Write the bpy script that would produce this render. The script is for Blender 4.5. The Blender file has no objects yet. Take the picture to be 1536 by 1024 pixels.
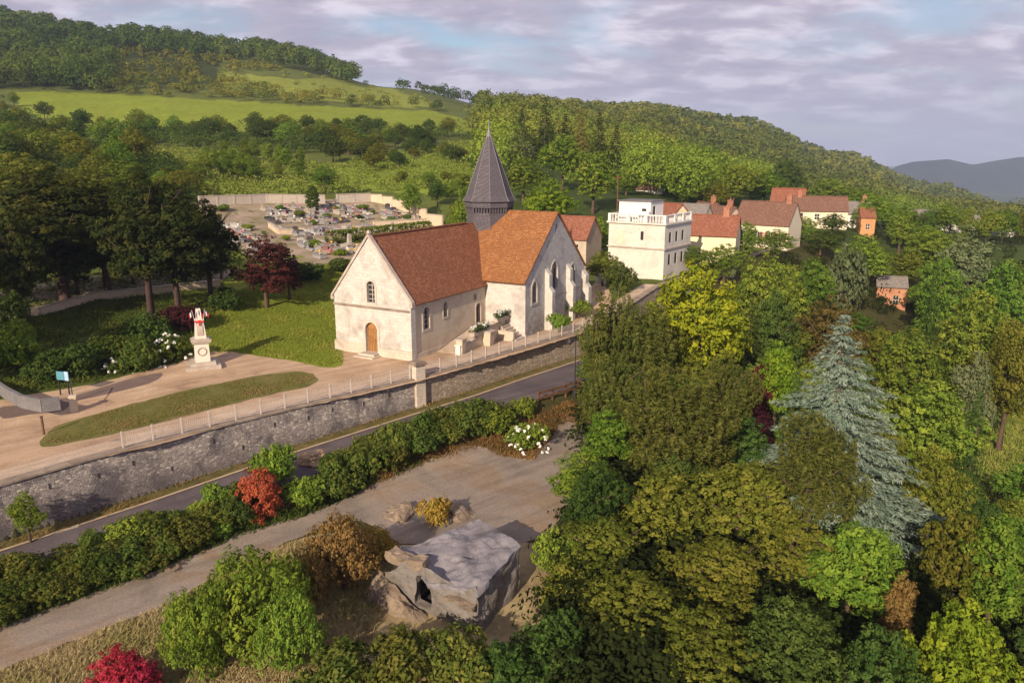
import bpy, bmesh, math, random
import numpy as np
from mathutils import Vector, Matrix
from mathutils.geometry import delaunay_2d_cdt
R = math.radians
scene = bpy.context.scene
C = scene.collection
# ------------------------------------------------------------------ camera
FPX, PIT, CAMH = 1150.0, R(13.5), 19.0          # focal length in photo pixels, pitch down, height over the churchyard
cd = bpy.data.cameras.new('camera'); cam = bpy.data.objects.new('camera', cd); C.objects.link(cam)
cam.location = (0, 0, CAMH); cam.rotation_euler = (R(90) - PIT, 0, 0)
cd.sensor_width = 36; cd.lens = 36 * FPX / 1536; cd.clip_end = 30000; cd.clip_start = 0.5
scene.camera = cam
# ------------------------------------------------------------------ light
SUN_EL, SUN_AZ = R(25), R(203)                   # compass-like azimuth of the sun measured clockwise from +Y
sx, sy, sz = math.sin(SUN_AZ) * math.cos(SUN_EL), math.cos(SUN_AZ) * math.cos(SUN_EL), math.sin(SUN_EL)
sl = bpy.data.lights.new('sun', 'SUN'); so = bpy.data.objects.new('sun', sl); C.objects.link(so)
sl.energy = 5.0; sl.angle = R(0.6); sl.color = (1.0, 0.85, 0.64)
so.rotation_euler = Vector((-sx, -sy, -sz)).to_track_quat('-Z', 'Y').to_euler()
w = bpy.data.worlds.new('World'); scene.world = w; w.use_nodes = True
nt = w.node_tree; nt.nodes.clear()
def N(t, **kw):
    n = nt.nodes.new(t)
    for k, v in kw.items():
        if k.startswith('i_'): n.inputs[int(k[2:]) if k[2:].isdigit() else k[2:]].default_value = v
        else: setattr(n, k, v)
    return n
def L(a, b): nt.links.new(a, b)
sky = N('ShaderNodeTexSky', sky_type='NISHITA', sun_disc=False, sun_elevation=SUN_EL, sun_rotation=SUN_AZ, air_density=1.0, dust_density=1.0, ozone_density=2.0)
tc = N('ShaderNodeTexCoord'); sp = N('ShaderNodeSeparateXYZ'); L(tc.outputs['Generated'], sp.inputs[0])
zc = N('ShaderNodeMath', operation='MAXIMUM', i_1=0.0); L(sp.outputs[2], zc.inputs[0])
za = N('ShaderNodeMath', operation='ADD', i_1=0.21); L(zc.outputs[0], za.inputs[0])
dx = N('ShaderNodeMath', operation='DIVIDE'); L(sp.outputs[0], dx.inputs[0]); L(za.outputs[0], dx.inputs[1])
dy = N('ShaderNodeMath', operation='DIVIDE'); L(sp.outputs[1], dy.inputs[0]); L(za.outputs[0], dy.inputs[1])
cb = N('ShaderNodeCombineXYZ'); L(dx.outputs[0], cb.inputs[0]); L(dy.outputs[0], cb.inputs[1])
def cloud_noise(scale, off, detail, dist=0.3, sx=1.0, rough=0.55):
    m = N('ShaderNodeMapping'); m.inputs['Scale'].default_value = (scale * sx, scale, 1); m.inputs['Location'].default_value = off
    L(cb.outputs[0], m.inputs[0])
    n = N('ShaderNodeTexNoise', i_Detail=detail, i_Roughness=rough, i_Distortion=dist); n.inputs['Scale'].default_value = 1; L(m.outputs[0], n.inputs['Vector'])
    return n
n1 = cloud_noise(1.5, (3.4, 5.6, 0), 7, 0.3, 0.75, 0.55)
n2 = cloud_noise(5.2, (1.2, 9.0, 2), 8, 0.25, 0.75, 0.55)
cov = N('ShaderNodeMapRange'); L(n1.outputs[0], cov.inputs[0]); cov.inputs[1].default_value = 0.33; cov.inputs[2].default_value = 0.49
shade = N('ShaderNodeValToRGB'); L(n2.outputs[0], shade.inputs[0])
cr = shade.color_ramp; cr.elements[0].position = 0.36; cr.elements[0].color = (3.9, 3.6, 4.7, 1); cr.elements[1].position = 0.64; cr.elements[1].color = (7.3, 6.8, 7.8, 1)
e = cr.elements.new(0.5); e.color = (4.75, 4.35, 5.35, 1)
# blue of the gaps: the sky texture, a little paler towards the horizon
mixc = N('ShaderNodeMix', data_type='RGBA'); L(cov.outputs[0], mixc.inputs[0]); L(sky.outputs[0], mixc.inputs[6]); L(shade.outputs[0], mixc.inputs[7])
# a pale lavender air band low over the horizon
hz = N('ShaderNodeMapRange'); L(sp.outputs[2], hz.inputs[0]); hz.inputs[1].default_value = 0.0; hz.inputs[2].default_value = 0.13; hz.inputs[3].default_value = 0.75; hz.inputs[4].default_value = 0.0
mixh = N('ShaderNodeMix', data_type='RGBA'); L(hz.outputs[0], mixh.inputs[0]); L(mixc.outputs[2], mixh.inputs[6]); mixh.inputs[7].default_value = (4.3, 4.3, 5.5, 1)
bg = N('ShaderNodeBackground'); bg.inputs[1].default_value = 0.085; L(mixh.outputs[2], bg.inputs[0])
wo = N('ShaderNodeOutputWorld'); L(bg.outputs[0], wo.inputs[0])
scene.view_settings.view_transform = 'Standard'; scene.view_settings.look = 'None'; scene.view_settings.exposure = 0.42; scene.view_settings.gamma = 1
scene.cycles.max_bounces = 5; scene.cycles.diffuse_bounces = 2; scene.cycles.glossy_bounces = 2; scene.cycles.transmission_bounces = 3; scene.cycles.transparent_max_bounces = 6; scene.cycles.volume_bounces = 0
# ------------------------------------------------------------------ helpers
cP, sP = math.cos(PIT), math.sin(PIT)
def ray(px, py):
    a = (px - 768) / FPX; b = (512 - py) / FPX
    return np.array([a, cP + b * sP, -sP + b * cP])
def aty(px, py, Y):                              # the point at distance Y seen at a photo pixel
    r = ray(px, py); return r * (Y / r[1]) + np.array([0, 0, CAMH])
def onz(px, py, z):
    r = ray(px, py); return r * ((z - CAMH) / r[2]) + np.array([0, 0, CAMH])
def project(x, y, z):
    d = y * cP - (z - CAMH) * sP; u = y * sP + (z - CAMH) * cP
    return 768 + FPX * x / d, 512 - FPX * u / d
def sst(a, b, x):
    t = np.clip((x - a) / (b - a), 0, 1); return t * t * (3 - 2 * t)
# ------------------------------------------------------------------ terrain
WL = np.array([[-90, -14.5], [-60, 14.2], [-31, 42.6], [-24.4, 49.4], [-18.6, 55.1], [-8.2, 64.9], [-4.3, 69.2], [-0.5, 73.9], [7.5, 83.2], [11.2, 88.4], [20, 101], [60, 158], [120, 240]])   # front face line of the churchyard wall
def wall_off(x, y):                              # signed distance behind the wall face (positive: churchyard side)
    x = np.asarray(x, float); y = np.asarray(y, float)
    best = np.full(np.broadcast(x, y).shape, 1e9); sg = np.zeros_like(best)
    for i in range(len(WL) - 1):
        a, b = WL[i], WL[i + 1]; d = b - a; ln = np.hypot(*d); d = d / ln
        s = np.clip((x - a[0]) * d[0] + (y - a[1]) * d[1], 0, ln)
        qx, qy = x - a[0] - s * d[0], y - a[1] - s * d[1]
        dist = np.hypot(qx, qy); c = d[0] * qy - d[1] * qx
        m = dist < best; best = np.where(m, dist, best); sg = np.where(m, np.where(c >= 0, 1, -1), sg)
    return best * sg
def wall_foot(x):                                # ground height in front of the wall
    return np.interp(x, [-60, -31, -24, -17, -8, 7, 12, 25], [-3.9, -3.75, -3.5, -3.0, -2.55, -2.6, -2.5, -1.5])
FPXS = [-700, -300, -150, 0, 200, 400, 600, 770, 950, 1100, 1250, 1400, 1536, 1750, 2300]
FAR = {
 175: [230, 240, 250, 255, 262, 285, 288, 290, 302, 322, 338, 350, 368, 400, 430],
 250: [190, 195, 200, 205, 214, 226, 234, 240, 270, 303, 326, 344, 357, 380, 400],
 330: [160, 165, 170, 178, 188, 195, 202, 212, 250, 292, 319, 340, 350, 367, 380],
 430: [115, 120, 125, 133, 143, 156, 172, 190, 226, 271, 306, 333, 343, 353, 360],
 560: [60, 70, 78, 85, 92, 108, 142, 173, 205, 245, 291, 326, 338, 346, 350],
 750: [0, 10, 22, 35, 60, 83, 132, 166, 180, 210, 266, 318, 333, 341, 345],
 1000: [-20, 0, 15, 28, 56, 86, 136, 170, 172, 192, 245, 302, 327, 336, 340],
 1400: [20, 30, 40, 50, 80, 110, 156, 178, 168, 187, 236, 283, 317, 327, 332],
 2000: [60, 60, 65, 75, 105, 135, 176, 200, 192, 211, 254, 294, 319, 324, 328],
 3000: [200] * 10 + [268, 300, 312, 316, 320],
 4500: [260] * 10 + [280, 285, 290, 292, 295],
 9000: [250] * 15}
_kx = np.array([ray(p, 260)[0] / ray(p, 260)[1] for p in FPXS])
_ly = np.log(np.array(sorted(FAR)))
_Z = np.array([[aty(p, q, Y)[2] for p, q in zip(FPXS, FAR[Y])] for Y in sorted(FAR)])
def _cub(t): return t * t * (3 - 2 * t)
def far_h(x, y):
    y = np.maximum(np.asarray(y, float), 30); k = np.clip(np.asarray(x, float) / y, _kx[0], _kx[-1] - 1e-6); l = np.clip(np.log(y), _ly[0], _ly[-1] - 1e-6)
    i = np.clip(np.searchsorted(_kx, k, 'right') - 1, 0, len(_kx) - 2); j = np.clip(np.searchsorted(_ly, l, 'right') - 1, 0, len(_ly) - 2)
    a = _cub((k - _kx[i]) / (_kx[i + 1] - _kx[i])); b = (l - _ly[j]) / (_ly[j + 1] - _ly[j])
    return (_Z[j, i] * (1 - a) + _Z[j, i + 1] * a) * (1 - b) + (_Z[j + 1, i] * (1 - a) + _Z[j + 1, i + 1] * a) * b
def H(x, y, side=0):                             # ground height; side +1 / -1 forces upper / lower side of the wall
    x = np.asarray(x, float); y = np.asarray(y, float)
    t = wall_off(x, y)
    tb = t - 17
    up = 0.14 * np.where(tb > 3, tb, np.where(tb > -3, (tb + 3) ** 2 / 12, 0)) + 2.5 * sst(4, 20, x) * sst(78, 104, y)
    up = up - 0.4 * sst(-26, -36, x) * sst(20, 8, t)
    wf = wall_foot(x)
    lo = wf + (-4.5 - wf) * sst(5.5, 10, -t) - 0.5 * sst(12, 40, -t)
    lo = lo + sst(95, 140, y) * 4.0
    st = np.where(side == 0, sst(0.1, 0.5, t), 1.0 if side > 0 else 0.0)
    near = lo + (up - lo) * st
    xr = np.where(y < 100, 10 + 0.28 * (y - 45), 25.4 + 0.75 * (y - 100))
    dv = np.maximum(0, x - xr); near = near - 26 * (1 - np.exp(-dv * 0.30 / 26 * np.minimum(1, dv / 8)))
    f = far_h(x, y); b = sst(138, 180, y)
    return near * (1 - b) + f * b
def hit(px, py, side=0):                         # where a photo pixel meets the ground
    r = ray(px, py); t = np.geomspace(20, 6000, 3000)
    P = r[None, :] * t[:, None]; zz = P[:, 2] + CAMH; d = zz - H(P[:, 0], P[:, 1], side)
    k = np.argmax(d < 0)
    if d[k] >= 0: k = len(t) - 1
    a, b = t[max(k - 1, 0)], t[k]
    for _ in range(30):
        m = (a + b) / 2; p = r * m
        if p[2] + CAMH - float(H(p[0], p[1], side)) < 0: b = m
        else: a = m
    p = r * b; return np.array([p[0], p[1], float(H(p[0], p[1], side))])
# ------------------------------------------------------------------ object helpers
def tag(o, label=None, cat=None, group=None, kind=None):
    if label: o['label'] = label
    if cat: o['category'] = cat
    if group: o['group'] = group
    if kind: o['kind'] = kind
    return o
def empty(name, loc=(0, 0, 0), rz=0, label=None, cat=None, group=None):
    o = bpy.data.objects.new(name, None); C.objects.link(o); o.location = loc; o.rotation_euler = (0, 0, rz); o.empty_display_size = 0.3
    return tag(o, label, cat, group)
def copy_tree(o, kids, parent=None):
    c = o.copy(); C.objects.link(c); c.parent = parent
    for ch in kids.get(o, ()): copy_tree(ch, kids, c)
    return c
def linkmesh(name, me, mat, parent=None):
    if mat and not me.materials: me.materials.append(mat)
    o = bpy.data.objects.new(name, me); C.objects.link(o); o.parent = parent
    return o
def npmesh(name, V, F, mat=None, parent=None, attrs=None, smooth=False, link=True):
    V = np.asarray(V, np.float32); F = np.asarray(F, np.int32); n = F.shape[1]
    me = bpy.data.meshes.new(name); me.vertices.add(len(V)); me.vertices.foreach_set('co', V.ravel())
    me.loops.add(F.size); me.loops.foreach_set('vertex_index', F.ravel())
    me.polygons.add(len(F)); me.polygons.foreach_set('loop_start', np.arange(0, F.size, n, dtype=np.int32)); me.polygons.foreach_set('loop_total', np.full(len(F), n, np.int32))
    if smooth: me.polygons.foreach_set('use_smooth', np.ones(len(F), bool))
    me.update(calc_edges=True)
    for k, (dom, typ, arr) in (attrs or {}).items():
        a = me.attributes.new(k, typ, dom); a.data.foreach_set('color' if 'COLOR' in typ else 'value', np.asarray(arr, np.float32).ravel())
    if mat: me.materials.append(mat)
    return linkmesh(name, me, None, parent) if link else me
class MB:
    def __init__(s): s.v = []; s.f = []
    def add(s, V, F):
        b = len(s.v); s.v += [tuple(p) for p in V]; s.f += [tuple(i + b for i in f) for f in F]; return s
    def box(s, c, d, rz=0, rot=None, taper=1.0):
        x, y, z = d[0] / 2, d[1] / 2, d[2] / 2; V = []
        for k in (-1, 1):
            q = taper if k > 0 else 1
            V += [(-x * q, -y * q, k * z), (x * q, -y * q, k * z), (x * q, y * q, k * z), (-x * q, y * q, k * z)]
        M = rot if rot else Matrix.Rotation(rz, 3, 'Z'); c = Vector(c)
        return s.add([M @ Vector(p) + c for p in V], [(3, 2, 1, 0), (4, 5, 6, 7), (0, 1, 5, 4), (1, 2, 6, 5), (2, 3, 7, 6), (3, 0, 4, 7)])
    def prism(s, P, z0, z1, P1=None):            # vertical prism over polygon P (counter-clockwise)
        n = len(P); P1 = P1 or P
        return s.add([(p[0], p[1], z0) for p in P] + [(p[0], p[1], z1) for p in P1], [tuple(range(n - 1, -1, -1)), tuple(range(n, 2 * n))] + [(i, (i + 1) % n, n + (i + 1) % n, n + i) for i in range(n)])
    def extr(s, P, d):                           # extrude 3-D polygon P by vector d
        n = len(P); d = Vector(d); P = [Vector(p) for p in P]
        return s.add(P + [p + d for p in P], [tuple(range(n - 1, -1, -1)), tuple(range(n, 2 * n))] + [(i, (i + 1) % n, n + (i + 1) % n, n + i) for i in range(n)])
    def bar(s, a, b, w, h=None):
        a = Vector(a); b = Vector(b); d = b - a
        q = d.to_track_quat('X', 'Z').to_matrix(); return s.box((a + b) / 2, (d.length, w, h or w), rot=q)
    def tube(s, pts, rad, n=8):
        pts = [Vector(p) for p in pts]; rad = rad if hasattr(rad, '__len__') else [rad] * len(pts); V = []; F = []
        for i, p in enumerate(pts):
            d = (pts[min(i + 1, len(pts) - 1)] - pts[max(i - 1, 0)]).normalized(); q = d.to_track_quat('Z', 'Y').to_matrix()
            V += [p + q @ Vector((math.cos(2 * math.pi * k / n) * rad[i], math.sin(2 * math.pi * k / n) * rad[i], 0)) for k in range(n)]
        for i in range(len(pts) - 1): F += [(i * n + k, i * n + (k + 1) % n, (i + 1) * n + (k + 1) % n, (i + 1) * n + k) for k in range(n)]
        F += [tuple(range(n - 1, -1, -1)), tuple(range((len(pts) - 1) * n, len(pts) * n))]
        return s.add(V, F)
    def lathe(s, prof, c=(0, 0, 0), n=12):
        V = []; F = []; m = len(prof)
        for r, z in prof: V += [(c[0] + r * math.cos(2 * math.pi * k / n), c[1] + r * math.sin(2 * math.pi * k / n), c[2] + z) for k in range(n)]
        for i in range(m - 1): F += [(i * n + k, i * n + (k + 1) % n, (i + 1) * n + (k + 1) % n, (i + 1) * n + k) for k in range(n)]
        F += [tuple(range(n - 1, -1, -1)), tuple(range((m - 1) * n, m * n))]
        return s.add(V, F)
    def panel(s, O, U, V, outer, holes=(), depth=0.25):   # a wall face with openings and their reveals
        O, U, V = Vector(O), Vector(U).normalized(), Vector(V).normalized(); Nn = U.cross(V)
        pts = [Vector(p) for p in outer]; ed = [(i, (i + 1) % len(outer)) for i in range(len(outer))]
        for h in holes:
            b = len(pts); pts += [Vector(p) for p in h]; ed += [(b + i, b + (i + 1) % len(h)) for i in range(len(h))]
        vo, _, fo = delaunay_2d_cdt(pts, ed, [], 0, 1e-5)[:3]
        F = []
        for f in fo:
            c = sum((vo[i] for i in f), Vector((0, 0))) / len(f)
            if inpoly(c, outer) and not any(inpoly(c, h) for h in holes):
                a = (vo[f[1]] - vo[f[0]]).cross(vo[f[2]] - vo[f[0]]); F.append(tuple(f) if a > 0 else tuple(reversed(f)))
        s.add([O + U * p.x + V * p.y for p in vo], F)
        for h in holes:
            n = len(h); P = [O + U * p[0] + V * p[1] for p in h]
            s.add(P + [p - Nn * depth for p in P], [(i, (i + 1) % n, n + (i + 1) % n, n + i) for i in range(n)])
        return s
    def build(s, name, mat, parent=None, smooth=False, bevel=0):
        me = bpy.data.meshes.new(name); me.from_pydata(s.v, [], s.f); me.update()
        if bevel:
            bm = bmesh.new(); bm.from_mesh(me); bmesh.ops.bevel(bm, geom=bm.edges[:], offset=bevel, segments=2, affect='EDGES'); bm.to_mesh(me); bm.free()
        if smooth: me.polygons.foreach_set('use_smooth', [True] * len(me.polygons))
        me.materials.append(mat); return linkmesh(name, me, None, parent)
def inpoly(p, P):
    x, y = p[0], p[1]; c = False; j = len(P) - 1
    for i in range(len(P)):
        a, b = P[i], P[j]
        if (a[1] > y) != (b[1] > y) and x < (b[0] - a[0]) * (y - a[1]) / (b[1] - a[1] + 1e-12) + a[0]: c = not c
        j = i
    return c
def inpoly_np(X, Y, P):
    c = np.zeros(X.shape, bool); j = len(P) - 1
    for i in range(len(P)):
        a, b = P[i], P[j]
        c ^= ((a[1] > Y) != (b[1] > Y)) & (X < (b[0] - a[0]) * (Y - a[1]) / (b[1] - a[1] + 1e-12) + a[0]); j = i
    return c
def smooth_poly(P, k=4):                         # rounded closed outline through P
    P = [np.array(p, float) for p in P]; n = len(P); out = []
    for i in range(n):
        p0, p1, p2, p3 = P[i - 1], P[i], P[(i + 1) % n], P[(i + 2) % n]
        for t in np.linspace(0, 1, k, endpoint=False):
            out.append(0.5 * (2 * p1 + (p2 - p0) * t + (2 * p0 - 5 * p1 + 4 * p2 - p3) * t * t + (3 * p1 - p0 - 3 * p2 + p3) * t ** 3))
    return [tuple(p) for p in out]
def jitter_poly(P, amp, step, seed):
    rs = np.random.RandomState(seed); out = []
    for i in range(len(P)):
        a, b = np.array(P[i], float), np.array(P[(i + 1) % len(P)], float); n = max(1, int(np.hypot(*(b - a)) / step))
        for k in range(n): out.append(tuple(a + (b - a) * k / n + rs.uniform(-amp, amp, 2)))
    return out
def drape(name, poly, off, mat, side=0, step=0.8, kind='structure'):   # a sheet lying on the ground
    P = [Vector((p[0], p[1])) for p in poly]; xs = [p.x for p in P]; ys = [p.y for p in P]
    gx, gy = np.meshgrid(np.arange(min(xs), max(xs), step), np.arange(min(ys), max(ys), step)); m = inpoly_np(gx, gy, [tuple(p) for p in P])
    pts = P + [Vector((a, b)) for a, b in zip(gx[m], gy[m])]
    vo, _, fo = delaunay_2d_cdt(pts, [(i, (i + 1) % len(P)) for i in range(len(P))], [], 0, 1e-4)[:3]
    T = [tuple(p) for p in P]; F = []
    for f in fo:
        c = (sum(vo[i].x for i in f) / 3, sum(vo[i].y for i in f) / 3)
        if inpoly(c, T): F.append(f if (vo[f[1]] - vo[f[0]]).cross(vo[f[2]] - vo[f[0]]) > 0 else f[::-1])
    A = np.array([(v.x, v.y) for v in vo]); Z = H(A[:, 0], A[:, 1], side) + off
    o = npmesh(name, np.column_stack([A, Z]), np.array(F), mat, smooth=True)
    if kind: o['kind'] = kind
    return o
# ------------------------------------------------------------------ materials
def mat_new(name):
    m = bpy.data.materials.new(name); m.use_nodes = True; t = m.node_tree; return m, t, t.nodes['Principled BSDF']
def nd(t, typ, **kw):
    n = t.nodes.new(typ)
    for k, v in kw.items():
        if k.startswith('i_'): n.inputs[int(k[2:]) if k[2:].isdigit() else k[2:]].default_value = v
        else: setattr(n, k, v)
    return n
def ramp(t, fac, stops):
    r = nd(t, 'ShaderNodeValToRGB'); e = r.color_ramp.elements
    while len(e) < len(stops): e.new(0.5)
    for el, (p, c) in zip(e, stops): el.position = p; el.color = (*c, 1)
    t.links.new(fac, r.inputs[0]); return r.outputs[0]
def mixcol(t, fac, a, b, mode='MIX'):
    m = nd(t, 'ShaderNodeMix', data_type='RGBA', blend_type=mode)
    for i, v in ((0, fac), (6, a), (7, b)):
        if hasattr(v, 'is_linked'): t.links.new(v, m.inputs[i])
        else: m.inputs[i].default_value = v if i == 0 else (*v, 1)
    return m.outputs[2]
def noise(t, scale, detail=4, vec=None, rough=0.55, dist=0):
    n = nd(t, 'ShaderNodeTexNoise', i_Scale=scale, i_Detail=detail, i_Roughness=rough, i_Distortion=dist)
    if vec is not None: t.links.new(vec, n.inputs['Vector'])
    return n.outputs[0]
def objco(t): return nd(t, 'ShaderNodeTexCoord').outputs['Object']
def remap(t, v, a, b, lo=0.0, hi=1.0):
    m = nd(t, 'ShaderNodeMapRange', i_1=a, i_2=b, i_3=lo, i_4=hi); t.links.new(v, m.inputs[0]); return m.outputs[0]
def bump(t, p, h, strength, dist=0.05):
    b = nd(t, 'ShaderNodeBump', i_Strength=strength, i_Distance=dist); t.links.new(h, b.inputs['Height']); t.links.new(b.outputs[0], p.inputs['Normal'])
def mat_mottle(name, cols, scale=1.0, scale2=None, rough=0.9, bmp=0.3, bd=0.04, spec=0.2):
    m, t, p = mat_new(name); v = objco(t)
    c = ramp(t, noise(t, scale, 6, v, 0.6, 0.3), [(0.3 + 0.4 * i / max(1, len(cols) - 1), k) for i, k in enumerate(cols)])
    f = noise(t, scale2 or scale * 9, 4, v, 0.6)
    c = mixcol(t, 0.6, c, ramp(t, f, [(0.25, (0.35, 0.35, 0.35)), (0.5, (0.5, 0.5, 0.5)), (0.8, (0.66, 0.65, 0.63))]), 'OVERLAY')
    t.links.new(c, p.inputs['Base Color']); p.inputs['Roughness'].default_value = rough; p.inputs['Specular IOR Level'].default_value = spec
    bump(t, p, f, bmp, bd); return m
def mat_plain(name, col, rough=0.6, metal=0.0):
    return mat_mottle(name, [tuple(x * 0.85 for x in col), tuple(min(1, x * 1.12) for x in col)], 2.5, 20, rough, 0.1, 0.01)
def mat_wall(name, base, dark, axis='xz', bw=0.6, bh=0.3, mortar=None, stain=0.5, cell=False, stain_col=None, contrast=0.25, low=None):
    # masonry: blocks of slightly different tone, mortar joints, weather stains
    m, t, p = mat_new(name); v = objco(t); s = nd(t, 'ShaderNodeSeparateXYZ'); t.links.new(v, s.inputs[0]); cbn = nd(t, 'ShaderNodeCombineXYZ')
    t.links.new(s.outputs['XYZ'.index(axis[0].upper())], cbn.inputs[0]); t.links.new(s.outputs['XYZ'.index(axis[1].upper())], cbn.inputs[1])
    if cell:
        vo = nd(t, 'ShaderNodeTexVoronoi', i_Scale=1 / bw); t.links.new(v, vo.inputs['Vector']); sc = nd(t, 'ShaderNodeSeparateXYZ'); t.links.new(vo.outputs['Color'], sc.inputs[0]); blk = sc.outputs[0]
        ve = nd(t, 'ShaderNodeTexVoronoi', feature='DISTANCE_TO_EDGE', i_Scale=1 / bw); t.links.new(v, ve.inputs['Vector']); jo = remap(t, ve.outputs['Distance'], 0.02, 0.10, 1, 0)
    else:
        br = nd(t, 'ShaderNodeTexBrick', i_Scale=1.0); br.inputs['Brick Width'].default_value = bw; br.inputs['Row Height'].default_value = bh; br.inputs['Mortar Size'].default_value = 0.012; br.inputs['Color1'].default_value = (0, 0, 0, 1); br.inputs['Color2'].default_value = (1, 1, 1, 1); br.inputs['Mortar'].default_value = (.5, .5, .5, 1)
        t.links.new(cbn.outputs[0], br.inputs['Vector']); blk = br.outputs['Color']; jo = br.outputs['Fac']
    b2 = nd(t, 'ShaderNodeMath', operation='MULTIPLY', i_1=contrast * 2); t.links.new(blk, b2.inputs[0])
    c = mixcol(t, b2.outputs[0], base, tuple(0.6 * x + 0.4 * y for x, y in zip(base, dark)))
    st = remap(t, noise(t, 0.55, 8, v, 0.65, 0.6), 0.48, 0.68, 0, stain); c = mixcol(t, st, c, stain_col or dark)
    st2 = remap(t, noise(t, 2.3, 6, v, 0.7, 0.2), 0.52, 0.75, 0, stain * 0.8); c = mixcol(t, st2, c, dark)
    if low:
        lz = remap(t, s.outputs[2], low[0], low[1], 1, 0); ln = nd(t, 'ShaderNodeMath', operation='MULTIPLY'); t.links.new(lz, ln.inputs[0]); t.links.new(remap(t, noise(t, 1.6, 6, v), 0.3, 0.6), ln.inputs[1]); c = mixcol(t, ln.outputs[0], c, low[2])
    if mortar: 
        mj = nd(t, 'ShaderNodeMath', operation='MULTIPLY', i_1=0.6); t.links.new(jo, mj.inputs[0]); c = mixcol(t, mj.outputs[0], c, mortar)
    t.links.new(c, p.inputs['Base Color']); p.inputs['Roughness'].default_value = 0.92; p.inputs['Specular IOR Level'].default_value = 0.15
    hn = nd(t, 'ShaderNodeMath', operation='SUBTRACT'); t.links.new(noise(t, 7, 5, v, 0.65), hn.inputs[0]); t.links.new(jo, hn.inputs[1]); bump(t, p, hn.outputs[0], 0.5, 0.03)
    return m
def mat_tiles(name, c1, c2, c3, axis='x', moss=None, tw=0.24, thh=0.16):
    m, t, p = mat_new(name); v = objco(t); s = nd(t, 'ShaderNodeSeparateXYZ'); t.links.new(v, s.inputs[0]); cbn = nd(t, 'ShaderNodeCombineXYZ')
    t.links.new(s.outputs['XYZ'.index(axis.upper())], cbn.inputs[0]); t.links.new(s.outputs[2], cbn.inputs[1])
    br = nd(t, 'ShaderNodeTexBrick', i_Scale=1.0); br.inputs['Brick Width'].default_value = tw; br.inputs['Row Height'].default_value = thh; br.inputs['Mortar Size'].default_value = 0.014; br.inputs['Color1'].default_value = (0, 0, 0, 1); br.inputs['Color2'].default_value = (1, 1, 1, 1)
    t.links.new(cbn.outputs[0], br.inputs['Vector'])
    c = ramp(t, br.outputs['Color'], [(0.0, c1), (0.55, c2), (1.0, c3)])
    c = mixcol(t, remap(t, noise(t, 0.5, 6, v, 0.6, 0.4), 0.4, 0.7, 0, 0.55), c, c1)
    c = mixcol(t, remap(t, noise(t, 3.2, 5, v, 0.7), 0.5, 0.75, 0, 0.5), c, moss or tuple(x * 0.7 for x in c1))
    mj = nd(t, 'ShaderNodeMath', operation='MULTIPLY', i_1=0.55); t.links.new(br.outputs['Fac'], mj.inputs[0]); c = mixcol(t, mj.outputs[0], c, tuple(x * 0.3 for x in c1))
    t.links.new(c, p.inputs['Base Color']); p.inputs['Roughness'].default_value = 0.85; p.inputs['Specular IOR Level'].default_value = 0.2
    hs = nd(t, 'ShaderNodeMath', operation='SUBTRACT'); t.links.new(br.outputs['Color'], hs.inputs[0]); t.links.new(br.outputs['Fac'], hs.inputs[1]); bump(t, p, hs.outputs[0], 0.6, 0.04)
    return m
def mat_leaf(name, ca, cb_, cc=None, transl=0.33, var=0.25, gain=1.25):
    ca, cb_, cc = [c_ and tuple(min(0.9, x * gain) for x in c_) for c_ in (ca, cb_, cc)]
    # leaves: each leaf its own tone between ca and cb_, sprays of a third tone, whole plants differ a little
    m, t, p = mat_new(name); t.nodes.remove(p)
    a = nd(t, 'ShaderNodeAttribute', attribute_name='leaf_tone'); g = nd(t, 'ShaderNodeAttribute', attribute_name='spray_tone')
    c = mixcol(t, a.outputs['Fac'], ca, cb_)
    if cc: c = mixcol(t, remap(t, g.outputs['Fac'], 0.35, 1.0, 0, 0.85), c, cc)
    oi = nd(t, 'ShaderNodeObjectInfo'); hs = nd(t, 'ShaderNodeHueSaturation'); t.links.new(c, hs.inputs['Color'])
    t.links.new(remap(t, oi.outputs['Random'], 0, 1, 0.5 - 0.035 * var * 4, 0.5 + 0.02 * var * 4), hs.inputs['Hue'])
    mv = nd(t, 'ShaderNodeMath', operation='FRACT'); ml = nd(t, 'ShaderNodeMath', operation='MULTIPLY', i_1=7.31); t.links.new(oi.outputs['Random'], ml.inputs[0]); t.links.new(ml.outputs[0], mv.inputs[0])
    t.links.new(remap(t, mv.outputs[0], 0, 1, 1 - var, 1 + var), hs.inputs['Value'])
    d = nd(t, 'ShaderNodeBsdfDiffuse'); tr = nd(t, 'ShaderNodeBsdfTranslucent'); mx = nd(t, 'ShaderNodeMixShader', i_0=transl)
    t.links.new(hs.outputs[0], d.inputs[0]); t.links.new(mixcol(t, 0.5, hs.outputs[0], (0.16, 0.2, 0.02)), tr.inputs[0]); t.links.new(d.outputs[0], mx.inputs[1]); t.links.new(tr.outputs[0], mx.inputs[2])
    t.links.new(mx.outputs[0], t.nodes['Material Output'].inputs[0]); return m
M = {}
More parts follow.
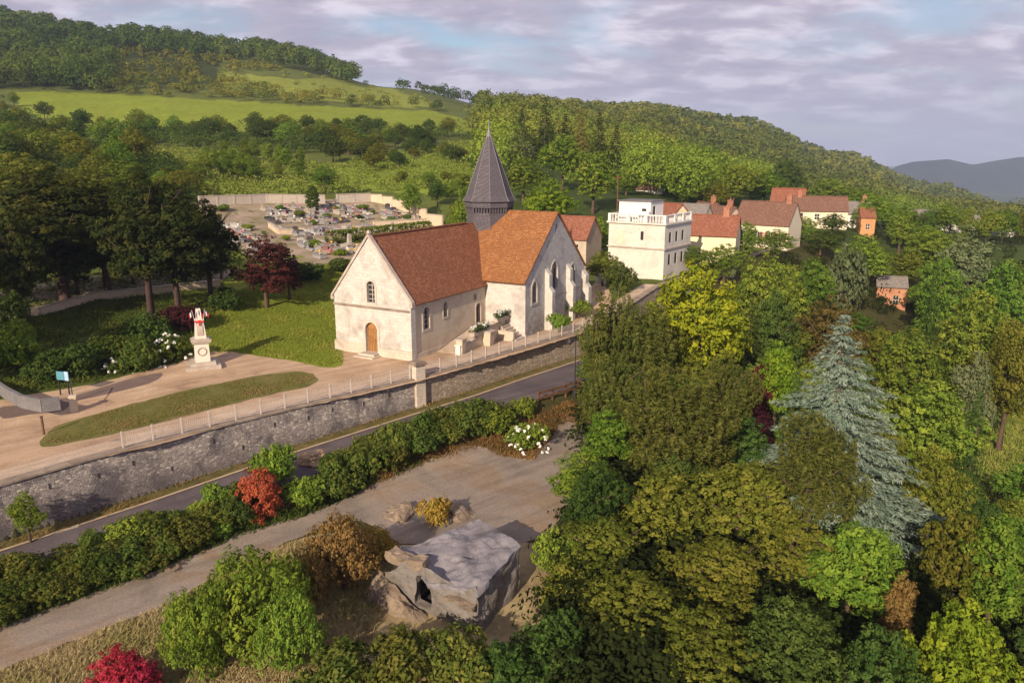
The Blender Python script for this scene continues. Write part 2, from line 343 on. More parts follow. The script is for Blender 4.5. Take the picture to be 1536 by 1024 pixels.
def mat_track(name, cols, scale):
    # trodden ground: broad patches, streaks along the wall line, scattered small stones
    m, t, p = mat_new(name); v = objco(t); c = ramp(t, noise(t, scale, 7, v, 0.62, 0.5), [(0.32 + 0.36 * i / (len(cols) - 1), k) for i, k in enumerate(cols)])
    mp = nd(t, 'ShaderNodeMapping', vector_type='TEXTURE'); mp.inputs['Rotation'].default_value = (0, 0, R(42)); mp.inputs['Scale'].default_value = (9.0, 0.9, 1); t.links.new(v, mp.inputs[0])
    c = mixcol(t, remap(t, noise(t, 1.0, 5, mp.outputs[0], 0.6, 0.3), 0.45, 0.68, 0, 0.5), c, tuple(x * 0.72 for x in cols[0]))
    c = mixcol(t, 0.75, c, ramp(t, noise(t, 7, 6, v, 0.75), [(0.3, (0.34, 0.34, 0.35)), (0.5, (0.5, 0.5, 0.5)), (0.72, (0.68, 0.67, 0.65))]), 'OVERLAY')
    vo = nd(t, 'ShaderNodeTexVoronoi', i_Scale=5.5); t.links.new(v, vo.inputs['Vector']); sc_ = nd(t, 'ShaderNodeSeparateXYZ'); t.links.new(vo.outputs['Color'], sc_.inputs[0])
    st = nd(t, 'ShaderNodeMath', operation='MULTIPLY'); t.links.new(remap(t, vo.outputs['Distance'], 0.22, 0.14, 0, 1), st.inputs[0]); t.links.new(remap(t, sc_.outputs[1], 0.72, 0.78, 0, 0.7), st.inputs[1])
    c = mixcol(t, st.outputs[0], c, mixcol(t, sc_.outputs[2], tuple(x * 0.5 for x in cols[0]), tuple(min(1, x * 1.35) for x in cols[-1])))
    t.links.new(c, p.inputs['Base Color']); p.inputs['Roughness'].default_value = 0.95; p.inputs['Specular IOR Level'].default_value = 0.15
    bump(t, p, noise(t, 9, 6, v, 0.75), 0.6, 0.04); return m
M['gravel'] = mat_track('pale gravel', [(0.30, 0.195, 0.125), (0.42, 0.285, 0.185), (0.46, 0.32, 0.21), (0.53, 0.385, 0.265)], 0.28)
M['path'] = mat_track('pale path', [(0.36, 0.26, 0.19), (0.44, 0.33, 0.245), (0.52, 0.395, 0.30)], 0.4)
M['lane'] = mat_track('dusty lane', [(0.175, 0.138, 0.112), (0.23, 0.185, 0.15), (0.27, 0.215, 0.172), (0.25, 0.175, 0.115), (0.30, 0.245, 0.195)], 0.2)
M['tarmac'] = mat_track('worn tarmac', [(0.082, 0.066, 0.072), (0.115, 0.092, 0.096), (0.14, 0.112, 0.112)], 0.25)
M['patch'] = mat_mottle('painted tree shadow', [(0.13, 0.09, 0.08), (0.18, 0.125, 0.105)], 0.8, 8, 0.95, 0.3, 0.01)  # colour of the shadow painted on the forecourt gravel
M['kerb'] = mat_mottle('sandy kerb', [(0.36, 0.26, 0.17), (0.48, 0.36, 0.25)], 1.2, 8)
M['cemetery'] = mat_mottle('cemetery gravel', [(0.17, 0.155, 0.06), (0.28, 0.215, 0.145), (0.38, 0.285, 0.205)], 0.3, 4)
M['whiteline'] = mat_mottle('road paint', [(0.6, 0.58, 0.55), (0.78, 0.76, 0.74)], 3, 12)
M['whitepaint'] = mat_plain('white painted metal', (0.72, 0.66, 0.60), 0.5); M['railpaint'] = mat_plain('dull cream railing paint', (0.50, 0.43, 0.385), 0.6)
M['darkmetal'] = mat_plain('dark painted metal', (0.035, 0.032, 0.035), 0.5)
M['wood'] = mat_mottle('brown wood', [(0.10, 0.05, 0.03), (0.17, 0.085, 0.045)], 1.5, 8, 0.8)
M['door'] = mat_mottle('weathered oak door', [(0.26, 0.12, 0.04), (0.40, 0.20, 0.07)], 1.3, 9, 0.75)
M['stone'] = mat_wall('pale dressed stone', (0.57, 0.53, 0.485), (0.30, 0.25, 0.215), 'yz', 0.62, 0.31, (0.46, 0.41, 0.36), 0.75, contrast=0.34)
M['stone_x'] = mat_wall('grey rubble stone', (0.56, 0.52, 0.48), (0.27, 0.245, 0.24), 'xz', 0.55, 0.28, (0.44, 0.40, 0.36), 0.8, contrast=0.42, low=(0.6, 3.6, (0.23, 0.20, 0.20)))
M['stone_low'] = mat_wall('worn plinth stone', (0.58, 0.49, 0.40), (0.34, 0.27, 0.22), 'yz', 0.7, 0.3, (0.35, 0.29, 0.24), 0.7, contrast=0.35)
M['plaster'] = mat_wall('old lime plaster', (0.56, 0.47, 0.365), (0.34, 0.265, 0.20), 'xz', 2.5, 1.5, None, 0.55, contrast=0.06, low=(-0.5, 1.8, (0.45, 0.36, 0.28)))
M['coping'] = mat_mottle('weathered coping', [(0.34, 0.27, 0.22), (0.50, 0.42, 0.36)], 0.9, 6)
M['darkcoping'] = mat_mottle('dark mossy coping', [(0.17, 0.125, 0.10), (0.33, 0.26, 0.20)], 0.9, 6)
M['tile_red'] = mat_tiles('red brown roof tiles', (0.20, 0.075, 0.040), (0.28, 0.105, 0.052), (0.38, 0.155, 0.08), 'x', (0.17, 0.10, 0.055))
M['tile_orange'] = mat_tiles('orange roof tiles', (0.235, 0.094, 0.036), (0.31, 0.125, 0.045), (0.41, 0.18, 0.074), 'y', (0.26, 0.14, 0.05))
M['slate'] = mat_tiles('dark slate', (0.10, 0.086, 0.098), (0.122, 0.106, 0.118), (0.15, 0.13, 0.145), 'x', (0.11, 0.098, 0.105), 0.16, 0.12)
M['lead'] = mat_plain('dull lead', (0.20, 0.18, 0.195), 0.5)
M['glass'] = mat_plain('dark old glass', (0.035, 0.035, 0.04), 0.25)
M['mullion'] = mat_mottle('carved stone tracery', [(0.42, 0.36, 0.30), (0.55, 0.48, 0.42)], 2, 9)
M['bark'] = mat_mottle('bark', [(0.07, 0.045, 0.033), (0.13, 0.085, 0.06)], 2, 12, 0.95, 0.8, 0.05)
M['pinebark'] = mat_mottle('reddish pine bark', [(0.05, 0.03, 0.025), (0.095, 0.058, 0.047)], 2, 12, 0.95, 0.8, 0.05)
# ---- ground cover painted by what grows there
FIELD = [(18, 137), (160, 141), (300, 149), (480, 160), (650, 167), (722, 186), (735, 200), (640, 195), (560, 196), (500, 190), (430, 197), (330, 200), (190, 193), (80, 182), (35, 168)]
SLOPE = [(330, 108), (450, 120), (540, 116), (625, 146), (668, 163), (560, 160), (430, 145), (300, 120)]
MEADOW = [(190, 218), (320, 224), (420, 232), (500, 250), (640, 220), (735, 205), (735, 290), (640, 290), (560, 285), (300, 300), (200, 290)]
LIGHTM = [(500, 255), (640, 238), (740, 225), (740, 285), (650, 292), (520, 284)]
nY = np.concatenate([np.linspace(14, 34, 24, endpoint=False), np.linspace(34, 120, 260, endpoint=False), np.geomspace(120, 620, 170, endpoint=False), np.geomspace(620, 9000, 70)])
nK = np.concatenate([np.linspace(-1.9, -0.78, 36, endpoint=False), np.linspace(-0.78, 0.78, 430, endpoint=False), np.linspace(0.78, 1.9, 37)])
KK, YY = np.meshgrid(nK, nY); GX = KK * YY; GY = YY; GZ = H(GX, GY)
# small natural unevenness away from the built ground
uneven = (np.sin(GX * 0.9 + 2 * np.sin(GY * 0.31)) * np.sin(GY * 0.8 + 1.7 * np.sin(GX * 0.27))) * 0.12 * sst(20, 40, wall_off(GX, GY)) * sst(70, 90, GY)
GZ = GZ + uneven - 0.12 * ((wall_off(GX, GY) < -0.5) & (wall_off(GX, GY) > -6.0) & (GX > -70) & (GX < 60))
gpx, gpy = project(GX, GY, GZ); gpx = gpx + 3 * np.sin(GY * 0.6) ; gpy = gpy + 0.8 * np.sin(GX * 0.35) + 0.5 * np.sin(GX * 0.13 + 1)
col = np.zeros(GX.shape + (4,)); col[..., 3] = 1
T = wall_off(GX, GY)
col[..., :3] = (0.10, 0.125, 0.03)                                   # rough grass
col[(T < 0)] = (0.075, 0.07, 0.028, 1)
far = GY > 150
col[far] = (0.125, 0.15, 0.04, 1)
col[inpoly_np(gpx, gpy, MEADOW) & far] = (0.17, 0.21, 0.04, 1)
col[inpoly_np(gpx, gpy, LIGHTM) & far] = (0.22, 0.28, 0.045, 1)
col[inpoly_np(gpx, gpy, SLOPE) & (GY > 400)] = (0.24, 0.27, 0.05, 1)
col[(GY > 700)] = (0.035, 0.05, 0.018, 1)
col[(GY > 400) & (gpx < 330) & (gpy < 128)] = (0.05, 0.065, 0.02, 1)
col[inpoly_np(gpx, gpy, FIELD) & (GY > 260) & (GY < 560)] = (0.225, 0.275, 0.034, 1)
col[(gpx > 735) & far] = (0.06, 0.085, 0.025, 1)
lawn = (T > 0) & (T < 60) & (GY < 125) & (gpx > 280) & (gpx < 560); col[lawn] = (0.21, 0.245, 0.04, 1)
m, t, p = mat_new('ground cover'); at_ = nd(t, 'ShaderNodeAttribute', attribute_name='cover'); v = objco(t)
c = mixcol(t, remap(t, noise(t, 0.35, 6, v, 0.65), 0.35, 0.7, 0, 0.55), at_.outputs['Color'], (0.5, 0.44, 0.30), 'MULTIPLY')
c = mixcol(t, remap(t, noise(t, 0.05, 6, v, 0.6), 0.42, 0.66, 0, 0.5), c, (0.72, 0.72, 0.5), 'MULTIPLY')
c = mixcol(t, 0.5, c, ramp(t, noise(t, 2.5, 5, v, 0.7), [(0.3, (0.3, 0.3, 0.3)), (0.7, (0.7, 0.7, 0.66))]), 'OVERLAY')
t.links.new(c, p.inputs['Base Color']); p.inputs['Roughness'].default_value = 0.95; p.inputs['Specular IOR Level'].default_value = 0.05
bump(t, p, noise(t, 1.8, 6, v, 0.7), 0.7, 0.25); M['ground'] = m
nr, ncn = GX.shape; idx = np.arange(nr * ncn).reshape(nr, ncn)
GF = np.stack([idx[:-1, :-1], idx[:-1, 1:], idx[1:, 1:], idx[1:, :-1]], -1).reshape(-1, 4)
g = npmesh('ground', np.stack([GX, GY, GZ], -1).reshape(-1, 3), GF, m, None, {'cover': ('POINT', 'FLOAT_COLOR', col.reshape(-1, 4))}, smooth=True); g['kind'] = 'structure'
# ---- distant hills across the valley
hx = np.linspace(700, 5200, 260); hy = np.linspace(3600, 6400, 60); HX, HY = np.meshgrid(hx, hy)
kq = HX / HY
crest_py = np.interp(768 + FPX * kq * 0.985, [1180, 1300, 1322, 1345, 1395, 1432, 1455, 1495, 1536, 1620, 1800, 2100], [300, 268, 250, 243, 239, 248, 243, 236, 234, 231, 240, 250])
crest = CAMH + 4700 * np.tan(np.arctan((512 - crest_py) / FPX) - PIT)
HZ = -500 + (crest + 500) * sst(3700, 4700, HY + 120 * np.sin(HX * 0.004)) * sst(6400, 5000, HY)
M['farwood'] = mat_mottle('far wooded hill', [(0.014, 0.022, 0.018), (0.03, 0.042, 0.028)], 0.004, 0.03, 1.0, 0.0, 0.1, 0.0)
ii = np.arange(HX.size).reshape(HX.shape)
o = npmesh('distant_hills', np.stack([HX, HY, HZ], -1).reshape(-1, 3), np.stack([ii[:-1, :-1], ii[:-1, 1:], ii[1:, 1:], ii[1:, :-1]], -1).reshape(-1, 4), M['farwood'], smooth=True); o['kind'] = 'structure'
# ---- sheets lying on the ground
def pxpoly(P, side, smooth=3, jit=0.0, seed=1, step=0.6):
    Q = [tuple(hit(a, b, side)[:2]) for a, b in P]
    if smooth: Q = smooth_poly(Q, smooth)
    if jit: Q = jitter_poly(Q, jit, step, seed)
    if sum(Q[i - 1][0] * Q[i][1] - Q[i][0] * Q[i - 1][1] for i in range(len(Q))) < 0: Q = Q[::-1]
    return Q
def wl_off(d, i0=0, i1=None):                    # wall line shifted by d towards the churchyard
    P = WL[i0:i1]; out = []
    for i in range(len(P)):
        a = P[max(i - 1, 0)]; b = P[min(i + 1, len(P) - 1)]; dd = (b - a) / np.hypot(*(b - a)); out.append((P[i][0] - dd[1] * d, P[i][1] + dd[0] * d))
    return out
def strip(d0, d1, i0=0, i1=None, n=4):
    A, B_ = wl_off(d0, i0, i1), wl_off(d1, i0, i1)
    def dens(Q): return [tuple(np.array(Q[i]) + (np.array(Q[i + 1]) - np.array(Q[i])) * k / n) for i in range(len(Q) - 1) for k in range(n)] + [tuple(Q[-1])]
    Q = dens(A) + dens(B_)[::-1]
    if sum(Q[i - 1][0] * Q[i][1] - Q[i][0] * Q[i - 1][1] for i in range(len(Q))) < 0: Q = Q[::-1]
    return Q
drape('forecourt', pxpoly([(-300, 745), (-160, 655), (-60, 625), (0, 600), (130, 578), (260, 545), (300, 531), (345, 528), (430, 540), (490, 552), (515, 543), (497, 520), (560, 500), (700, 500), (800, 480), (872, 462), (878, 446), (893, 424), (914, 436), (917, 468), (865, 503), (628, 572), (400, 623), (100, 698)], 1, 3, 0.12, 3), 0.03, M['gravel'], 1)
drape('footpath', strip(0.3, 2.7, 0, 11, 8), 0.05, M['path'], 1, 0.7)
M['grass'] = mat_mottle('short dry grass', [(0.085, 0.085, 0.022), (0.14, 0.13, 0.034), (0.19, 0.14, 0.055)], 0.5, 6, 0.95, 0.8, 0.05)
GSTRIP = pxpoly([(60, 669), (85, 640), (135, 624), (200, 606), (330, 575), (400, 562), (455, 558), (476, 567), (460, 580), (380, 598), (230, 637), (120, 662)], 1, 4, 0.14, 5)
drape('grass_strip', GSTRIP, 0.055, M['grass'], 1, 0.6)
drape('painted_shadow_patch', pxpoly([(0, 612), (30, 608), (105, 596), (125, 590), (190, 570), (243, 560), (225, 575), (150, 594), (110, 603), (95, 616), (45, 622), (5, 628)], 1, 3), 0.042, M['patch'], 1, 0.6)  # a tree shadow across the gravel, painted as a dark sheet
drape('road', strip(-1.5, -6.3, 0, 11, 8), 0.03, M['tarmac'], -1, 0.5)
drape('kerb_line', strip(-1.22, -1.5, 0, 11, 8), 0.07, M['kerb'], -1, 0.8)
M['verge'] = mat_mottle('dry verge', [(0.07, 0.055, 0.025), (0.12, 0.10, 0.03), (0.17, 0.125, 0.06)], 0.8, 6, 0.95, 0.8, 0.06)
drape('verge', strip(-0.0, -1.22, 0, 11, 8), 0.04, M['verge'], -1, 0.5)
drape('road_marking', pxpoly([(46, 806), (118, 786), (118, 790), (48, 812)], -1, 0), 0.038, M['whiteline'], -1, 0.5)
drape('lane', pxpoly([(-200, 1030), (-80, 968), (0, 938), (130, 893), (250, 848), (370, 798), (470, 768), (560, 725), (640, 690), (720, 668), (800, 680), (850, 620), (880, 640), (875, 700), (850, 760), (800, 812), (700, 812), (600, 815), (540, 780), (480, 792), (430, 814), (300, 880), (230, 915), (100, 965), (0, 1008), (-80, 1035), (-200, 1090)], -1, 3, 0.15, 7), 0.03, M['lane'], -1, 0.8)
M['drysoil'] = mat_mottle('dry straw soil', [(0.19, 0.13, 0.07), (0.32, 0.24, 0.125), (0.40, 0.31, 0.165)], 0.5, 6, 0.95, 0.8, 0.05)
drape('dry_bank', pxpoly([(-200, 1110), (-70, 1042), (0, 1010), (100, 967), (230, 917), (300, 882), (430, 816), (500, 798), (560, 812), (600, 817), (700, 814), (800, 814), (850, 800), (870, 860), (830, 960), (800, 1050), (450, 1130), (100, 1130)], -1, 2, 0.15, 15), 0.022, M['drysoil'], -1, 0.8)
# ---- the churchyard retaining wall: a dark older stretch, a pier, a pale rubble stretch
def mat_rubble(name, tones, joint, sc, stain, sfac, zdark=None):
    # random rubble: stones in several tones, thin joints, patches of dark weathering and pale lime
    m, t, p = mat_new(name); v = objco(t); wv = nd(t, 'ShaderNodeVectorMath', operation='ADD'); nv = nd(t, 'ShaderNodeTexNoise', i_Scale=3.0, i_Detail=3); t.links.new(v, nv.inputs['Vector'])
    ms = nd(t, 'ShaderNodeVectorMath', operation='SCALE'); ms.inputs['Scale'].default_value = 0.16; t.links.new(nv.outputs['Color'], ms.inputs[0]); t.links.new(v, wv.inputs[0]); t.links.new(ms.outputs[0], wv.inputs[1])
    mp = nd(t, 'ShaderNodeMapping'); mp.inputs['Scale'].default_value = (1, 1, 1.7); t.links.new(wv.outputs[0], mp.inputs[0])
    vo = nd(t, 'ShaderNodeTexVoronoi', i_Scale=sc, i_Randomness=0.85); t.links.new(mp.outputs[0], vo.inputs['Vector']); sc_ = nd(t, 'ShaderNodeSeparateXYZ'); t.links.new(vo.outputs['Color'], sc_.inputs[0])
    ve = nd(t, 'ShaderNodeTexVoronoi', feature='DISTANCE_TO_EDGE', i_Scale=sc, i_Randomness=0.85); t.links.new(mp.outputs[0], ve.inputs['Vector']); jo = remap(t, ve.outputs['Distance'], 0.02, 0.09, 1, 0)
    c = ramp(t, sc_.outputs[0], tones); c = mixcol(t, jo, c, joint)
    c = mixcol(t, remap(t, noise(t, 0.42, 9, v, 0.68, 0.7), 0.47, 0.6, 0, sfac), c, stain)
    c = mixcol(t, remap(t, noise(t, 1.5, 7, v, 0.72, 0.3), 0.55, 0.72, 0, sfac * 0.8), c, stain)
    c = mixcol(t, remap(t, noise(t, 0.9, 8, v, 0.75, 0.5), 0.60, 0.70, 0, 0.7), c, tones[-1][1])
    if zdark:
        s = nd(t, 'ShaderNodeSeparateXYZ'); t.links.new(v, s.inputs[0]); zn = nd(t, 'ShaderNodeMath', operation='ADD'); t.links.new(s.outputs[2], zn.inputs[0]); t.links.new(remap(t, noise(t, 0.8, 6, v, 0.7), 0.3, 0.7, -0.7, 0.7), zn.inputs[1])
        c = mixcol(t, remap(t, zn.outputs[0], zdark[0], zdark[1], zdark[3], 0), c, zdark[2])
    t.links.new(c, p.inputs['Base Color']); p.inputs['Roughness'].default_value = 0.95; p.inputs['Specular IOR Level'].default_value = 0.1
    hn = nd(t, 'ShaderNodeMath', operation='SUBTRACT'); t.links.new(noise(t, 6, 5, v, 0.65), hn.inputs[0]); t.links.new(jo, hn.inputs[1]); bump(t, p, hn.outputs[0], 0.8, 0.05); return m
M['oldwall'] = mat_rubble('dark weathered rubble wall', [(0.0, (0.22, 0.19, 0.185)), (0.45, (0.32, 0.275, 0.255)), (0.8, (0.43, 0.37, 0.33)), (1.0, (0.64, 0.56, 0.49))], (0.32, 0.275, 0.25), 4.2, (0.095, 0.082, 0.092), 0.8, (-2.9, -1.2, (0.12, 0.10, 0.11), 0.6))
M['rubble'] = mat_rubble('pale rubble wall', [(0.0, (0.26, 0.20, 0.155)), (0.4, (0.36, 0.285, 0.215)), (0.8, (0.45, 0.36, 0.275)), (1.0, (0.55, 0.46, 0.36))], (0.27, 0.215, 0.165), 3.2, (0.22, 0.165, 0.12), 0.4)
def wall_run(name, i0, i1, mat, cop, label, topz=0.12):
    root = empty(name, (*WL[i0], 0), 0, label, 'wall'); ox, oy = WL[i0]
    F_, B_ = wl_off(0, 0), wl_off(0.7, 0); cF, cB = wl_off(-0.12, 0), wl_off(0.75, 0)
    m = MB(); c = MB()
    def sub(Q):
        Q = Q[i0:i1 + 1]; out = []
        for i in range(len(Q) - 1):
            n = max(1, int(math.hypot(Q[i + 1][0] - Q[i][0], Q[i + 1][1] - Q[i][1]) / 2))
            out += [tuple(np.array(Q[i]) + (np.array(Q[i + 1]) - np.array(Q[i])) * k / n) for k in range(n)]
        return out + [tuple(Q[-1])]
    f, b, cf, cbk = sub(F_), sub(B_), sub(cF), sub(cB)
    for k in range(len(f) - 1):
        z0 = [float(wall_foot(f[j][0])) - 0.4 for j in (k, k + 1)]; zt = [float(H(b[j][0], b[j][1], 1)) for j in (k, k + 1)]
        V = [(f[k][0], f[k][1], z0[0]), (f[k + 1][0], f[k + 1][1], z0[1]), (f[k + 1][0], f[k + 1][1], zt[1]), (f[k][0], f[k][1], zt[0])]
        m.add([(q[0] - ox, q[1] - oy, q[2]) for q in V], [(0, 1, 2, 3)])
        V = [(cf[k][0], cf[k][1], zt[0]), (cf[k + 1][0], cf[k + 1][1], zt[1]), (cbk[k + 1][0], cbk[k + 1][1], zt[1]), (cbk[k][0], cbk[k][1], zt[0])]
        V += [(q[0], q[1], q[2] + topz) for q in V]
        c.add([(q[0] - ox, q[1] - oy, q[2]) for q in V], [(3, 2, 1, 0), (4, 5, 6, 7), (0, 1, 5, 4), (2, 3, 7, 6)] + ([(3, 0, 4, 7)] if k == 0 else []) + ([(1, 2, 6, 5)] if k == len(f) - 2 else []))
    m.build('wall_face', mat, root); c.build('coping', cop, root)
    return root
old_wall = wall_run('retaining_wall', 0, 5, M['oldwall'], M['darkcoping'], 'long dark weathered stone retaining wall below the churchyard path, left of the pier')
new_wall = wall_run('retaining_wall', 5, 9, M['rubble'], M['darkcoping'], 'pale rubble retaining wall below the church, right of the pier')
up_wall = wall_run('retaining_wall', 9, 11, M['rubble'], M['darkcoping'], 'far end of the rubble wall climbing towards the white tower house')
def wl_at(sdist):                                # point and direction at a distance along the wall line from its first vertex
    a = 0
    for i in range(len(WL) - 1):
        d = WL[i + 1] - WL[i]; ln = np.hypot(*d)
        if sdist <= a + ln or i == len(WL) - 2: d = d / ln; return WL[i] + d * (sdist - a), d
        a += ln
cum = np.concatenate([[0], np.cumsum(np.hypot(*(WL[1:] - WL[:-1]).T))])
# drain slots in the old wall
M['recess_shade'] = mat_plain('painted recess shade', (0.05, 0.042, 0.04), 0.9); rs = random.Random(4)  # dark colour stands in for shade inside the drain slots and hut
for s_ in np.arange(cum[2] + 3, cum[5] - 1, 2.55):
    q, d = wl_at(s_ + rs.uniform(-0.3, 0.3)); zf = float(wall_foot(q[0])); zz = zf * rs.choice([0.28, 0.34, 0.62])
    mb = MB(); n_ = np.array([d[1], -d[0]]); mb.box((q[0] - WL[0][0] + n_[0] * 0.01, q[1] - WL[0][1] + n_[1] * 0.01, zz), (0.10, 0.06, 0.34), math.atan2(d[1], d[0]))
    o = mb.build('drain_slot', M['recess_shade'], old_wall)
# stains of lighter mortar repair are in the material; the pier between the two walls
q, d = wl_at(cum[5]); rz = math.atan2(d[1], d[0])
pier = empty('stone_pier', (q[0] + 0.15 * d[1] - d[1] * 0.35, q[1] + d[0] * 0.2, 0), rz, 'square pale stone pier where the dark wall meets the rubble wall', 'pier')
MB().box((0, 0, -1.0), (1.0, 1.0, 4.6), bevel if False else 0).build('shaft', M['stone_low'], pier); MB().box((0, 0, 1.41), (1.24, 1.24, 0.2)).box((0, 0, 1.56), (1.0, 1.0, 0.12)).build('cap', M['darkcoping'], pier)
def railing(s0, s1, label):
    q, d = wl_at(s0); root = empty('railing', (q[0], q[1], 0), 0, label, 'railing', 'white railings on the churchyard wall')
    n = max(1, round((s1 - s0) / 2.05)); P = []
    rl_ = (MB(), MB()); bars = MB()
    for i in range(n + 1):
        a, dd = wl_at(s0 + (s1 - s0) * i / n); b = a + np.array([-dd[1], dd[0]]) * 0.3; z = float(H(b[0], b[1] + 0.4, 1)) + 0.12; P.append((b[0] - q[0], b[1] - q[1], z))
        pm = MB(); pm.box((P[-1][0], P[-1][1], z + 0.55), (0.09, 0.09, 1.1), math.atan2(dd[1], dd[0])).box((P[-1][0], P[-1][1], z + 1.13), (0.10, 0.10, 0.05), math.atan2(dd[1], dd[0]))
        pm.build('post', M['railpaint'], root)
    for a, b in zip(P[:-1], P[1:]):
        [rl_[k_].bar((a[0], a[1], a[2] + hh), (b[0], b[1], b[2] + hh), 0.034) for k_, hh in enumerate((0.14, 0.98))]
        for k in range(1, 14):
            f = k / 14; c = [a[j] * (1 - f) + b[j] * f for j in range(3)]; bars.box((c[0], c[1], c[2] + 0.55), (0.010, 0.010, 0.82))
    [x_.build('rail', M['railpaint'], root) for x_ in rl_]; bars.build('balusters', M['railpaint'], root)
railing(cum[2] + 7.5, cum[5] - 0.75, 'white metal railing on top of the dark wall, left of the pier')
railing(cum[5] + 0.75, cum[9] - 1.0, 'white metal railing on top of the rubble wall in front of the church')
# ------------------------------------------------------------------ the church
TH = 1.064; CB = np.array([-9.586, 71.027, 0.0]); cax = np.array([math.cos(TH), math.sin(TH)]); cay = np.array([-math.sin(TH), math.cos(TH)])
def cw(x, y, z=0): return (CB[0] + cax[0] * x + cay[0] * y, CB[1] + cax[1] * x + cay[1] * y, z)
def cl(P): d = np.array(P[:2]) - CB[:2]; return d @ cax, d @ cay, P[2]
NW, NL, HE, HA = 9.38, 13.74, 5.74, 11.55
T_, CWD, HE2, HA2, YB = 4.96, 15.42, 6.03, 12.75, 9.6
church = empty('church', CB, TH, 'old stone village church with red and orange tiled roofs and a slate spire', 'church')
def arch(cx, z0, w_, h, pointed=0.0, n=6):       # outline of a round or pointed opening, counter-clockwise
    r = w_ / 2; P = [(cx - r, z0), (cx + r, z0)]
    if pointed:
        Rr = w_ * pointed; spz = z0 + h - math.sqrt(Rr * Rr - (Rr - r) ** 2)
        am = math.acos((Rr - r) / Rr)
        P += [(cx + r - Rr + Rr * math.cos(am * k / n), spz + Rr * math.sin(am * k / n)) for k in range(n + 1)]
        P += [(cx - r + Rr - Rr * math.cos(am * k / n), spz + Rr * math.sin(am * k / n)) for k in range(n - 1, -1, -1)]
    else:
        P += [(cx + r * math.cos(math.pi * k / (2 * n)), z0 + h - r + r * math.sin(math.pi * k / (2 * n))) for k in range(2 * n + 1)]
    return P
def scale_poly(P, e):
    cx = sum(p[0] for p in P) / len(P); cz = sum(p[1] for p in P) / len(P)
    xs = [p[0] for p in P]; zs = [p[1] for p in P]; fx = 1 + 2 * e / (max(xs) - min(xs)); fz = 1 + 2 * e / (max(zs) - min(zs)); mx = (max(xs) + min(xs)) / 2; mz = (max(zs) + min(zs)) / 2
    return [(mx + (p[0] - mx) * fx, mz + (p[1] - mz) * fz) for p in P]
def ring(O, U, V, P, wd, proud, name, mat, parent, skip_bottom=True):   # a raised stone surround round an opening
    O, U, V = Vector(O), Vector(U), Vector(V); Nn = U.cross(V); Q = scale_poly(P, wd); m = MB(); n = len(P)
    for i in range(n):
        if skip_bottom and i == 0: continue
        j = (i + 1) % n; a = [P[i], P[j], Q[j], Q[i]]
        V3 = [O + U * p[0] + V * p[1] for p in a]; m.extr([v_ - Nn * 0.02 for v_ in V3], Nn * (proud + 0.02))
    return m.build(name, mat, parent)
def leaf(O, U, V, P, depth, name, mat, parent):  # the panel closing an opening (door leaf, glass)
    O, U, V = Vector(O), Vector(U), Vector(V); Nn = U.cross(V); return MB().extr([O + U * p[0] + V * p[1] - Nn * (depth + 0.06) for p in P], Nn * 0.06).build(name, mat, parent)
# west gable (local x = 0), u runs from the far corner to the near one: y = NW - u
GO, GU, ZV = (0, NW, 0), (0, -1, 0), (0, 0, 1)
door_o = arch(NW - 4.8, 0.30, 1.45, 3.0); gwin = arch(NW - 4.66, 5.28, 0.95, 2.1)
MB().panel(GO, GU, ZV, [(0, -1), (NW, -1), (NW, HE), (NW / 2, HA), (0, HE)], [door_o, gwin], 0.4).build('gable_wall', M['stone'], church)
MB().box((-0.06, NW / 2 + 2.9, 0.1), (0.12, NW - 5.5, 2.0)).box((-0.06, 1.98, 0.0), (0.12, 4.02, 1.8)).build('plinth', M['stone_low'], church)
MB().box((-0.07, NW / 2, 4.82), (0.16, NW + 0.1, 0.17)).build('string_course', M['darkcoping'], church)
d_ = leaf(GO, GU, ZV, door_o, 0.3, 'door', M['door'], church)
mb = MB()
for k in range(-3, 4): mb.box((0.285, 4.8 + k * 0.2, 1.5), (0.03, 0.025, 2.3))
mb.build('door_boards', M['wood'], d_); MB().lathe([(0.03, 0), (0.06, 0.03), (0.03, 0.07)], (0.27, 4.55, 1.45)).build('handle', M['darkmetal'], d_)
ring(GO, GU, ZV, door_o, 0.28, 0.07, 'door_surround', M['mullion'], church)
gw = leaf(GO, GU, ZV, gwin, 0.3, 'window', M['glass'], church)
mb = MB(); mb.box((0.26, 4.66, 6.2), (0.06, 0.07, 1.9)); [mb.box((0.26, 4.66, 5.6 + k * 0.45), (0.05, 0.9, 0.05)) for k in range(4)]; mb.build('tracery', M['mullion'], gw)
ring(GO, GU, ZV, gwin, 0.22, 0.05, 'window_surround', M['mullion'], gw, False)
MB().box((-0.75, 4.8, -0.02), (1.5, 2.4, 0.34)).box((-0.45, 4.8, 0.2), (0.9, 1.9, 0.2)).build('door_step', M['stone_low'], church)
# gable coping stones
mb = MB()
for s_ in (-1, 1):
    a = Vector((-0.14, NW / 2, HA + 0.42)); b = Vector((-0.14, NW / 2 + s_ * (NW / 2 + 0.3), HE - 0.02)); dn = Vector((0, 0, -0.34))
    mb.extr([a, b, b + dn, a + dn][::s_], (0.46, 0, 0))
mb.box((0.1, -0.14, HE - 0.34), (0.5, 0.36, 0.36)).box((0.1, NW + 0.14, HE - 0.34), (0.5, 0.36, 0.36)); mb.build('gable_coping', M['coping'], church)
MB().box((0.1, NW / 2, HA + 0.55), (0.36, 0.36, 0.3), taper=0.6).build('finial', M['coping'], church)
